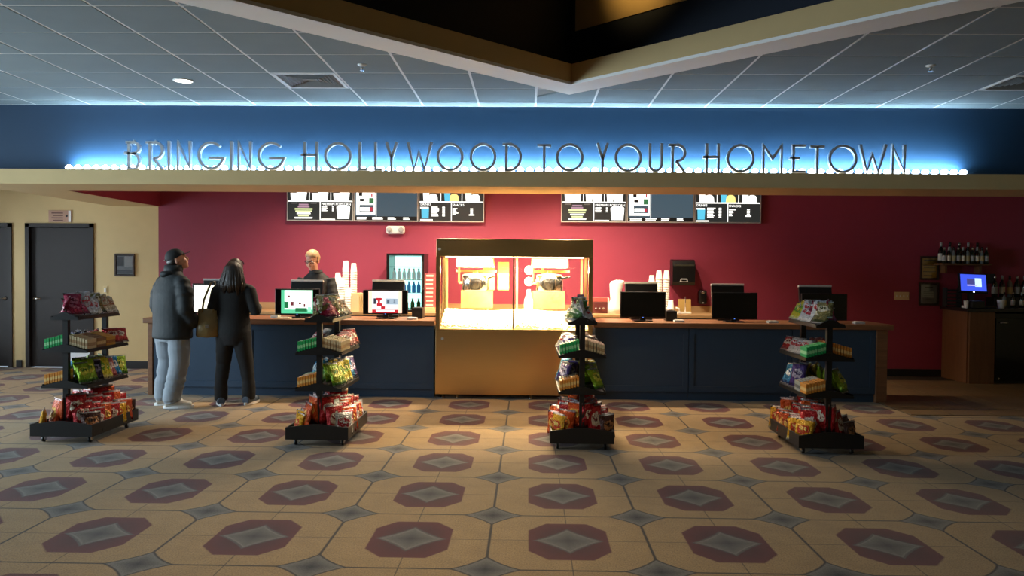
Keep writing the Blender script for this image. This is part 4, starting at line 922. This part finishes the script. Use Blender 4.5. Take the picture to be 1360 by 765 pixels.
def rack(first, x, y, desc, short, plan, seed):
    t = PROTO if first else copy_tree(PROTO); t.location = (x, y, 0)
    tag(t, desc, 'display rack', 'rolling candy racks in front of the counter'); r = random.Random(seed)
    def bag(c, lx, ly, lz, w_, hh, tilt, yaw, tier, side, row=''):
        o = obj('snack_bag', BAGS[r.randrange(3)], BM['red'], loc=(x+lx, y+ly, lz)); setmat(o, BM[c]); o.scale = (w_, w_*.95, hh)
        # bag faces outward: its normal along side*x, leaning back toward the ridge
        o.rotation_euler = (Matrix.Rotation(side*PI/2+yaw, 4, 'Z') @ Matrix.Rotation(-tilt, 4, 'X')).to_euler()
        w1 = '%s%s, %s of rack %s' % (SHORT_SIDE[side], row, TIERN[tier], short)
        tag(o, '%s snack bag, %s' % (CNAME.get(c, c), w1), 'snack bag', '%s snack bags, %s' % (c, w1))
    def cbox(c, lx, ly, lz, sx, sy, sz, tier, side):
        o = obj('candy_box', CBM, XM['green'], loc=(x+lx, y+ly, lz)); setmat(o, XM[c]); o.scale = (sx, sy, sz); o.rotation_euler = (0, 0, r.uniform(-.02, .02))
        w1 = '%s, %s of rack %s' % (SHORT_SIDE[side], TIERN[tier], short)
        tag(o, 'thin %s candy box standing on edge, %s' % (c, w1), 'candy box', '%s candy boxes, %s' % (c, w1))
    for tier in range(3):
        zb, zt, zp, hw = TIERS[tier]; sl = math.atan2(zp-zt, hw)
        for side, key in ((-1, 'L'), (1, 'R')):
            items = plan[tier][key]; yy = .072; span = RL-.14
            tot = sum(it[1]*(.145 if it[0].startswith('#') else .088) for it in items); k_ = span/tot
            for c, cnt in items:
                for q in range(cnt):
                    if c.startswith('#'):           # a block of thin boxes standing side by side across the shelf
                        st = .145*k_; nb = 7; wx = (hw-.034)/nb
                        for u in range(nb):
                            px_ = .024 + wx*(u+.5); zz = zt + .001 + (hw-px_+wx/2)*math.tan(sl)
                            cbox(c[1:], side*px_, yy+st/2, zz, wx*.84, st*.94, .082+.004*r.random(), tier, side)
                    else:
                        st = .088*k_; w_ = min(.18, st*1.6); hh = (.17, .15, .20)[tier]*r.uniform(.92, 1.12); tl = (.75, .65, .45)[tier]+r.uniform(-.12, .12)
                        bag(c, side*(hw-.04), yy+st/2, zt+.018, w_, hh, tl, -side*(.55+r.uniform(-.2, .2)), tier, side)
                        if tier == 0 and q % 2 == 0: bag(c, side*(hw*.3), yy+st/2+r.uniform(-.02, .02), zp+.012, w_*.95, hh*.85, .3+r.uniform(-.2, .2), -side*(.5+r.uniform(-.3, .3)), tier, side, ' ridge')
                        if tier == 2 and q % 2 == 1: bag(c, side*(hw*.35), yy+st/2, zp-.01, w_*.9, hh*.9, .2+r.uniform(-.1, .1), -side*(.5+r.uniform(-.3, .3)), tier, side, ' ridge')
                    yy += st
    for side, key in ((-1, 'L'), (1, 'R')):
        for row, (lx, hgt) in enumerate(((.212, .20), (.135, .27))):
            items = plan[3][key][row]; items = items + items[:1]; n = len(items)
            for q, c in enumerate(items):
                ly = .055 + (RL-.10)*(q+.5)/n
                bag(c, side*(lx+r.uniform(-.012, .012)), ly+r.uniform(-.012, .012), .082, .175, hgt*r.uniform(.9, 1.1), .18+r.uniform(-.12, .12), -side*(.75+r.uniform(-.3, .3)), 3, side, (' outer row', ' middle row')[row])
                if row == 1 and q in (0, 2, 4, 5): bag(c, side*.058, ly+.02, .17, .17, .23*r.uniform(.9, 1.1), .0+r.uniform(-.05, .1), -side*(.75+r.uniform(-.35, .35)), 3, side, ' ridge')
    return t
BASE_R = [['brown', 'red', 'orange', 'red', 'yellow', 'orange'], ['red']*5 + ['orange']]; BASE_L = [['yellow', 'yellow', 'yellow', 'orange', 'red', 'red'], ['orange', 'red', 'red', 'red', 'red', 'red']]
P1 = [{'L': [('magenta', 2), ('silver', 3), ('cream', 2)], 'R': [('magenta', 2), ('silver', 2), ('olive', 1), ('cream', 2)]},
      {'L': [('#green', 1), ('navy', 3), ('red', 2)], 'R': [('#cream', 1), ('#brown', 1), ('#gold', 1), ('red', 2)]},
      {'L': [('#orange', 1), ('blue', 3), ('lime', 2)], 'R': [('lime', 2), ('navy', 1), ('lemon', 2), ('pink', 1), ('blue', 1), ('lime', 1)]}, {'L': BASE_L, 'R': BASE_R}]
P2 = [{'L': [('olive', 2), ('green', 2), ('cream', 2)], 'R': [('magenta', 2), ('olive', 2), ('cream', 2)]},
      {'L': [('#green', 1), ('pink', 3), ('silver', 2)], 'R': [('#cream', 2), ('pink', 2), ('red', 1)]},
      {'L': [('#orange', 1), ('#green', 1), ('blue', 3)], 'R': [('lime', 2), ('lemon', 3), ('blue', 2), ('purple', 1)]}, {'L': BASE_L, 'R': [['silver', 'red', 'orange', 'silver', 'red', 'orange'], ['red', 'silver', 'red', 'orange', 'red', 'yellow']]}]
P3 = [{'L': [('green', 2), ('olive', 3), ('silver', 1)], 'R': [('silver', 2), ('magenta', 3), ('purple', 1)]},
      {'L': [('#green', 1), ('purple', 3), ('silver', 2)], 'R': [('#cream', 2), ('cream', 3)]},
      {'L': [('#orange', 1), ('#dark', 1), ('purple', 3), ('blue', 1)], 'R': [('lime', 5), ('lemon', 2)]}, {'L': [['yellow', 'orange', 'orange', 'red', 'orange', 'red'], ['orange', 'red', 'red', 'red', 'orange', 'red']], 'R': [['brown', 'red', 'red', 'red', 'red', 'red'], ['red']*6]}]
P4 = [{'L': [('olive', 1), ('silver', 3), ('lemon', 2)], 'R': [('magenta', 3), ('silver', 2)]},
      {'L': [('#green', 1), ('silver', 3), ('red', 2)], 'R': [('#orange', 2), ('pink', 3)]},
      {'L': [('#orange', 1), ('#grey', 1), ('purple', 1), ('blue', 3)], 'R': [('lime', 4), ('lemon', 2)]}, {'L': [['yellow', 'yellow', 'red', 'orange', 'orange', 'orange'], ['red', 'red', 'orange', 'red', 'red', 'orange']], 'R': [['brown']*6, ['red', 'red', 'brown', 'red', 'red', 'red']]}]
rack(True, -3.93, 6.60, 'black rolling candy rack near the tan wall and the man in grey pants', 'near tan wall', P1, 1)
rack(False, -1.76, 6.60, 'black rolling candy rack in front of the green lit register screen', 'by green lit screen', P2, 2)
rack(False, .46, 6.58, 'black rolling candy rack in front of the popcorn machine', 'by popcorn machine', P3, 3)
rack(False, 2.49, 6.52, 'black rolling candy rack near the dark bar end of the counter', 'near bar', P4, 4)

# ------------------------------------------------------------------ people
def fuse(name, bm, m, parent, voxel=.010, smooth=6):
    bmesh.ops.recalc_face_normals(bm, faces=bm.faces[:])
    me = mesh_of(name, bm); o = bpy.data.objects.new(name, me); COL.objects.link(o)
    a = o.modifiers.new('r', 'REMESH'); a.mode = 'VOXEL'; a.voxel_size = voxel; a.use_smooth_shade = True
    b = o.modifiers.new('s', 'SMOOTH'); b.iterations = smooth; b.factor = .5
    bpy.context.view_layer.update()
    me2 = bpy.data.meshes.new_from_object(o.evaluated_get(bpy.context.evaluated_depsgraph_get())); bpy.data.objects.remove(o)
    me2.name = name
    for p in me2.polygons: p.use_smooth = True
    me2.materials.clear(); return obj(name, me2, m, parent)
def head_M(c, yaw, pitch, roll=0): return Matrix.Translation(Vector(c)) @ Matrix.Rotation(yaw, 4, 'Z') @ Matrix.Rotation(pitch, 4, 'X') @ Matrix.Rotation(roll, 4, 'Y')
def sub(bm, M, fn):
    b = newbm(); fn(b); bmesh.ops.transform(b, matrix=M, verts=b.verts[:]); me = mesh_of('tmp', b); bm.from_mesh(me); bpy.data.meshes.remove(me)
def head(b):     # faces +y, centre at ear level
    ellipsoid(b, (0, -.012, .035), (.077, .098, .088)); ellipsoid(b, (0, .03, -.035), (.062, .068, .075)); ellipsoid(b, (0, .06, -.088), (.032, .03, .024))
    ellipsoid(b, (0, .098, -.012), (.013, .022, .026)); ellipsoid(b, (0, .088, -.052), (.026, .012, .008)); ellipsoid(b, (0, .085, .03), (.05, .014, .010))
    for s in (-1, 1): ellipsoid(b, (s*.078, -.008, -.008), (.011, .022, .033)); ellipsoid(b, (s*.04, .07, -.03), (.024, .022, .022))
def hand(b, wrist, d, n, side):
    d = Vector(d).normalized(); n = Vector(n).normalized(); a = d.cross(n).normalized()*side; w0 = Vector(wrist)
    ellipsoid(b, tuple(w0+d*.045), (.038, .05, .016), Matrix((a, d, n)).transposed().to_euler())
    for k, (o_, L_) in enumerate(((-.03, .075), (-.01, .085), (.011, .08), (.03, .062))):
        p = w0 + d*.085 + a*o_
        tube(b, [p-d*.02, p+d*L_*.4-n*.004, p+d*L_*.75-n*.02, p+d*L_*.9-n*.04], [.0105, .010, .009, .008], 8)
    p = w0 + d*.03 - a*.03; tube(b, [p, p-a*.03+d*.025-n*.005, p-a*.036+d*.055-n*.018], [.013, .011, .009], 8)
def body(t, ht, shoulder, arms, feet, headM, waist=.14, lean=0):
    """ht standing height; arms: list of (shoulder, elbow, wrist, hand dir, palm normal, side); feet: list of (hip, knee, ankle, yaw)"""
    b = newbm(); k = ht/1.75
    loft(b, [(.82*k, .15, .11, 0, 0), (.9*k, .165, .115, 0, 0), (1.05*k, waist, .10, 0, lean*.2), (1.25*k, .16, .11, 0, lean*.6), (1.38*k, shoulder*.85, .095, 0, lean), (1.44*k, shoulder*.45, .07, 0, lean), (1.47*k, .06, .06, 0, lean)])
    hc = headM.translation; tube(b, [(0, lean, 1.40*k), (hc.x*.6, lean+(hc.y-lean)*.6, (1.40*k+hc.z)/2), (hc.x, hc.y-.01, hc.z-.02)], [.066, .056, .055])
    sub(b, headM, head)
    for sh, el, wr, hd, pn, side in arms:
        tube(b, [sh, [(p+q)/2 for p, q in zip(sh, el)], el, [(p+q)/2 for p, q in zip(el, wr)], wr], [.055, .05, .042, .040, .028]); hand(b, wr, hd, pn, side)
    for hip, kn, an, fy in feet:
        tube(b, [hip, [(p+q)/2 for p, q in zip(hip, kn)], kn, [(p+q)/2 for p, q in zip(kn, an)], an], [.09, .08, .058, .056, .038])
        f = Vector((-math.sin(fy), math.cos(fy), 0)); a = Vector(an); tube(b, [a-f*.03-Vector((0, 0, .045)), a+f*.06-Vector((0, 0, .04)), a+f*.15-Vector((0, 0, .055))], [.032, .035, .022])
    return fuse('body', b, SKIN, t, .0085, 4)
def shoe(t, an, fy, m, sole):
    f = Vector((-math.sin(fy), math.cos(fy), 0)); a = Vector((an[0], an[1], 0)); b = newbm()
    tube(b, [a-f*.065+Vector((0, 0, .05)), a+Vector((0, 0, .055)), a+f*.10+Vector((0, 0, .045)), a+f*.185+Vector((0, 0, .035)), a+f*.20+Vector((0, 0, .033))], [.042, .05, .047, .033, .02], 14)
    tube(b, [a-f*.01+Vector((0, 0, .06)), a-f*.01+Vector((0, 0, .115))], [.05, .048], 14)
    s = fuse('shoe', b, m, t, .008, 3)
    c = newbm(); n = 20; pts = []
    for k in range(n):
        th = 2*PI*k/n; u = math.cos(th); v = math.sin(th); wd = .047*(1-.18*(u < 0)*abs(u)); q = a + f*(.07+.155*u) + Vector((f.y, -f.x, 0))*wd*v; pts.append((q.x, q.y))
    prism(c, pts, 0.001, .028, 'xy'); obj('sole', c, sole, s)
JACK = mat('black_jacket_fabric', (22, 29, 32), .7, vary=.3, scale=7, bump=.6, bscale=14); SWEAT = mat('grey_sweatpants', (140, 148, 156), .85, vary=.12, bump=.4, bscale=22)
BKNIT = mat('black_knit', (20, 20, 20), .85, vary=.3, bump=.3, bscale=60); BPANT = mat('black_trousers', (18, 18, 20), .8, vary=.2, bump=.2, bscale=30)
HAIRB = mat('dark_brown_hair', (42, 32, 26), .36, vary=.35, scale=30, bump=.5, bscale=90); HAIRL = mat('light_blond_hair', (172, 142, 104), .5, vary=.2, scale=30, bump=.4, bscale=90)
WSHOE = mat('white_sneaker', (214, 212, 204), .55); GSHOE = mat('grey_sneaker', (70, 84, 100), .6)
def fold_tube(b, pts, rads, n=20, amp=.012, seed=1):
    """long tube with folds: resample and modulate radius"""
    r = random.Random(seed); P = [Vector(p) for p in pts]; o = []; q = []
    for k in range(n+1):
        u = k/n*(len(P)-1); i = min(int(u), len(P)-2); f = u-i; o.append(P[i].lerp(P[i+1], f)); q.append(rads[i]*(1-f)+rads[i+1]*f + r.uniform(-1, 1)*amp)
    tube(b, o, q, 16)

# man, back to the camera, turned to his right, looking up
mt = thing('person', 'man in black jacket, black cap and grey sweatpants looking up at the menu', 'person', (-3.835, 8.50, 0), rad(-32))
hM = head_M((.0, .06, 1.575), rad(-34), rad(20))
feetm = [((-.10, 0, .88), (-.125, .03, .49), (-.13, -.03, .09), rad(-32)), ((.10, 0, .88), (.125, .0, .49), (.12, -.09, .09), rad(-42))]
body(mt, 1.70, .20, [((s*.19, .0, 1.36), (s*.26, -.05, 1.07), (s*.2, .14, .92), (-s*.2, .9, -.3), (-s, 0, .2), s) for s in (-1, 1)], feetm, hM, .15)
b = newbm(); loft(b, [(.735, .240, .18, 0, 0), (.76, .25, .185, 0, 0), (.9, .245, .175, 0, 0), (1.08, .240, .17, 0, -.01), (1.22, .238, .16, 0, -.01), (1.31, .225, .14, 0, 0), (1.38, .175, .115, 0, .005), (1.43, .12, .095, 0, .005), (1.47, .09, .085, 0, .01)], 26)
for s in (-1, 1): fold_tube(b, [(s*.10, 0, 1.37), (s*.175, 0, 1.325), (s*.228, -.01, 1.22), (s*.255, -.02, 1.06), (s*.245, .06, .95), (s*.21, .13, .88)], [.06, .085, .085, .078, .07, .058], 24, .008, 4+s)
j = fuse('jacket', b, JACK, mt, .011, 10)
b = newbm(); lathe(b, [(.094, 1.43), (.098, 1.47), (.090, 1.525), (.080, 1.522), (.08, 1.43)], 24, c=(0, .012, 0)); obj('collar', b, JACK, j, True)
b = newbm(); tube(b, [(-.08, -.06, 1.44), (0, -.115, 1.425), (.08, -.06, 1.44)], [.02, .034, .02]); obj('hood_fold', b, JACK, j, True)
b = newbm(); loft(b, [(.70, .17, .125, 0, 0), (.80, .19, .145, 0, 0), (.95, .18, .135, 0, 0)], 22)
for k, (hp, kn, an, fy) in enumerate(feetm): fold_tube(b, [hp, (hp[0]*1.15, hp[1], .7), kn, (an[0], (kn[1]+an[1])/2, .28), (an[0], an[1], .12), (an[0], an[1]+.015, .075)], [.122, .116, .104, .098, .096, .09], 26, .008, 11+k)
fuse('sweatpants', b, SWEAT, mt, .010, 4)
for hp, kn, an, fy in feetm: shoe(mt, an, fy, WSHOE, WHITE)
b = newbm(); sub(b, hM, lambda q: ellipsoid(q, (0, -.012, .04), (.083, .104, .094))); 
bmesh.ops.bisect_plane(b, geom=b.verts[:]+b.edges[:]+b.faces[:], plane_co=hM @ Vector((0, 0, .03)), plane_no=(hM.to_3x3() @ Vector((0, -.16, 1))).normalized(), clear_inner=True)
cp = obj('cap', b, mat('black_cap_cloth', (20, 21, 22), .75, vary=.2), mt, True)
b = newbm()
def brim(q):
    n = 12; up = []; dn = []
    for k in range(n+1):
        a = rad(20+140*k/n); up.append((.082*math.cos(a), .085*math.sin(a)-.01))
    for k in range(n+1):
        a = rad(160-140*k/n); dn.append((.078*math.cos(a), .10*math.sin(a)+.055))
    prism(q, up+dn, .042, .049, 'xy')
sub(b, hM, brim); obj('cap_brim', b, MATS['black_cap_cloth'], mt)
b = newbm(); sub(b, hM, lambda q: (ellipsoid(q, (0, -.034, .0), (.0815, .080, .07)))); obj('hair', b, HAIRB, mt, True)
b = newbm(); sub(b, hM, lambda q: box(q, -.02, .02, -.123, -.112, .035, .05, .003)); obj('cap_strap', b, CHROME, mt)

# woman, back to the camera, at the counter
wt = thing('person', 'woman with long dark hair in black clothes standing at the counter', 'person', (-3.205, 8.60, 0), rad(4))
hM = head_M((.0, .05, 1.468), rad(8), rad(-14))
feetw = [((-.085, 0, .82), (-.12, .03, .45), (-.135, -.01, .085), rad(20)), ((.085, 0, .82), (.125, .03, .45), (.145, .05, .085), rad(-14))]
armsw = [((-.165, .0, 1.26), (-.225, -.03, 1.02), (-.10, .24, 1.0), (.35, 1, 0), (0, 0, 1), -1), ((.165, 0, 1.26), (.245, -.04, 1.03), (.20, .22, 1.06), (-.3, 1, .1), (0, 0, 1), 1)]
body(wt, 1.58, .165, armsw, feetw, hM, .125)
b = newbm(); loft(b, [(.74, .168, .14, 0, 0), (.80, .185, .15, 0, 0), (.95, .17, .135, 0, 0), (1.08, .16, .125, 0, 0), (1.2, .168, .12, 0, 0), (1.28, .16, .10, 0, 0), (1.33, .10, .08, 0, 0), (1.37, .065, .065, 0, .01)], 24)
for k, (sh, el, wr, hd, pn, sd_) in enumerate(armsw): fold_tube(b, [(sh[0]*.62, sh[1], sh[2]+.012), (sh[0]*1.0, sh[1], sh[2]-.012), el, wr], [.066, .075, .062, .046], 18, .003, 20+k)
fuse('sweater', b, BKNIT, wt, .010, 12)
b = newbm(); loft(b, [(.66, .13, .11, 0, 0), (.76, .178, .145, 0, 0), (.88, .16, .13, 0, 0)], 22)
for k, (hp, kn, an, fy) in enumerate(feetw): fold_tube(b, [hp, (hp[0]*1.15, hp[1], .64), kn, (an[0], an[1], .25), (an[0], an[1]+.01, .06)], [.105, .095, .078, .07, .074], 22, .003, 31+k)
fuse('trousers', b, BPANT, wt, .010, 5)
for hp, kn, an, fy in feetw: shoe(wt, an, fy, GSHOE, WHITE)
b = newbm(); sub(b, hM, lambda q: ellipsoid(q, (0, -.014, .045), (.086, .106, .092)))
loft(b, [(1.52, .080, .07, 0, .02), (1.45, .088, .065, 0, .0), (1.38, .096, .055, 0, -.04), (1.32, .095, .04, 0, -.075), (1.28, .07, .03, 0, -.09)], 20)
hr = fuse('hair', b, HAIRB, wt, .008, 4)
rh = random.Random(12); b = newbm()
for k in range(34):
    a = rad(-18 - 144*k/33 + rh.uniform(-3, 3)) ; ca, sa = math.cos(a), math.sin(a); e = rh.uniform(1.20, 1.27); sp = rh.uniform(.9, 1.15)
    tube(b, [(ca*.045, .01+sa*.05, 1.565), (ca*.088, .015+sa*.095, 1.50), (ca*.10*sp, -.005+sa*.085, 1.41), (ca*.128*sp, -.03+sa*.085, 1.33), (ca*.138*sp+rh.uniform(-.01, .01), -.025+sa*.09, e)], [.008, .017, .019, .016, .004], 7)
obj('hair_strands', b, HAIRB, hr, True)
b = newbm(); sub(b, hM, lambda q: (tube(q, [(-.088, .0, .075), (-.07, .055, .115), (0, .075, .125), (.07, .055, .115), (.088, .0, .075)], .006), [ellipsoid(q, (s*.034, .07, .125), (.028, .010, .018)) for s in (-1, 1)])); obj('sunglasses', b, BLACKG, wt, True)
# tote bag on her left shoulder
tb = thing('tote_bag', 'olive tan leather tote bag hanging from the woman\'s shoulder', 'bag', (-3.455, 8.50, .75), rad(18)); LEA = mat('olive_leather', (128, 108, 66), .42, vary=.3, scale=9, bump=.3, bscale=30)
b = loft(newbm(), [(0, .10, .035, 0, 0), (.015, .12, .06, 0, 0), (.1, .118, .068, 0, 0), (.2, .105, .055, 0, 0), (.28, .095, .03, .0, 0), (.30, .09, .014, 0, 0)], 22); obj('pouch', lumpy(b, 9, .004), LEA, tb, True)
for s in (-1, 1): obj('strap', tube(newbm(), [(-.055, s*.022, .26), (-.035, s*.03, .40), (.03, .05+s*.03, .58), (.07, .08, .60), (.075, .07, .50), (.06, s*.022, .27)], .009, 8), LEA, tb, True)
obj('zip_band', tube(newbm(), [(-.088, 0, .302), (.088, 0, .302)], .007), CHROME, tb, True); obj('side_buckle', bx(-.02, .02, -.074, -.064, .10, .14, bev=.003), CHROME, tb)

# worker facing the camera behind the counter
wk = thing('person', 'worker in black polo shirt and glasses behind the register', 'person', (-2.735, 10.22, 0), rad(180))
hM = head_M((.035, .05, 1.60), rad(-12), rad(-16))
armk = [((-.19, 0, 1.37), (-.235, .04, 1.09), (-.17, .26, 1.06), (.3, 1, 0), (0, 0, 1), -1), ((.19, 0, 1.37), (.235, .05, 1.09), (.12, .27, 1.06), (-.3, 1, 0), (0, 0, 1), 1)]
feetk = [((-.09, 0, .88), (-.10, .02, .49), (-.11, 0, .09), rad(6)), ((.09, 0, .88), (.10, .02, .49), (.11, 0, .09), rad(-6))]
body(wk, 1.72, .20, armk, feetk, hM, .15)
b = newbm(); loft(b, [(.86, .185, .14, 0, 0), (1.0, .185, .14, 0, 0), (1.2, .19, .14, 0, 0), (1.33, .205, .12, 0, 0), (1.40, .15, .095, 0, 0), (1.455, .078, .075, 0, .01)], 24)
for k, (sh, el, wr, hd, pn, sd_) in enumerate(armk): m_ = [s+(e-s)*.78 for s, e in zip(sh, el)]; fold_tube(b, [[s*.9 if i == 0 else s for i, s in enumerate(sh)], m_], [.072, .074], 10, .003, 40+k)
ps = fuse('polo_shirt', b, mat('black_polo', (24, 25, 26), .75, vary=.2, bump=.2, bscale=40), wk, .010, 5)
b = newbm(); lathe(b, [(.085, 1.435), (.088, 1.45), (.074, 1.485), (.066, 1.48), (.066, 1.43)], 20, c=(0, .015, 0)); obj('collar', b, MATS['black_polo'], ps, True)
b = newbm(); loft(b, [(.66, .14, .11, 0, 0), (.8, .18, .14, 0, 0), (.92, .175, .135, 0, 0)], 20)
for k, (hp, kn, an, fy) in enumerate(feetk): fold_tube(b, [hp, kn, (an[0], an[1], .06)], [.11, .085, .078], 16, .003, 50+k)
fuse('trousers', b, BPANT, wk, .012, 4)
for hp, kn, an, fy in feetk: shoe(wk, an, fy, BLACKP, BLACKP)
b = newbm(); sub(b, hM, lambda q: ellipsoid(q, (0, -.012, .052), (.088, .106, .092)))
bmesh.ops.bisect_plane(b, geom=b.verts[:]+b.edges[:]+b.faces[:], plane_co=hM @ Vector((0, 0, .045)), plane_no=(hM.to_3x3() @ Vector((0, -.42, 1))).normalized(), clear_inner=True); sub(b, hM, lambda q: [ellipsoid(q, (s*.072, -.03, .03), (.016, .045, .04)) for s in (-1, 1)]); obj('hair', b, HAIRL, wk, True)
b = newbm()
def specs(q):
    for s in (-1, 1): tube(q, [(s*.034+.024*math.cos(2*PI*k/14), .106-.012*abs(math.cos(2*PI*k/14)), .006+.017*math.sin(2*PI*k/14)) for k in range(15)], .0035, 6); tube(q, [(s*.058, .095, .012), (s*.08, .05, .012), (s*.082, -.01, .004)], .003, 6)
    tube(q, [(-.010, .108, .008), (.010, .108, .008)], .003, 6)
sub(b, hM, specs); obj('glasses', b, BLACKP, wk, True)
for s in (-1, 1):
    b = newbm(); sub(b, hM, lambda q: ellipsoid(q, (s*.032, .083, .005), (.012, .010, .008), None, 10)); e = obj('eye', b, CUP, wk, True)
    b = newbm(); sub(b, hM, lambda q: ellipsoid(q, (s*.032, .0915, .003), (.005, .003, .005), None, 8)); obj('iris', b, BLACKG, e, True)
b = newbm(); sub(b, hM, lambda q: (tube(q, [(-.024, .094, -.052), (0, .1005, -.050), (.024, .094, -.052)], [.003, .005, .003], 8))); obj('mouth', b, mat('lips', (168, 100, 92), .5), wk, True)
b = newbm(); box(b, -.10, -.06, .128, .134, 1.24, 1.26); obj('name_badge', b, LGREY, wk)
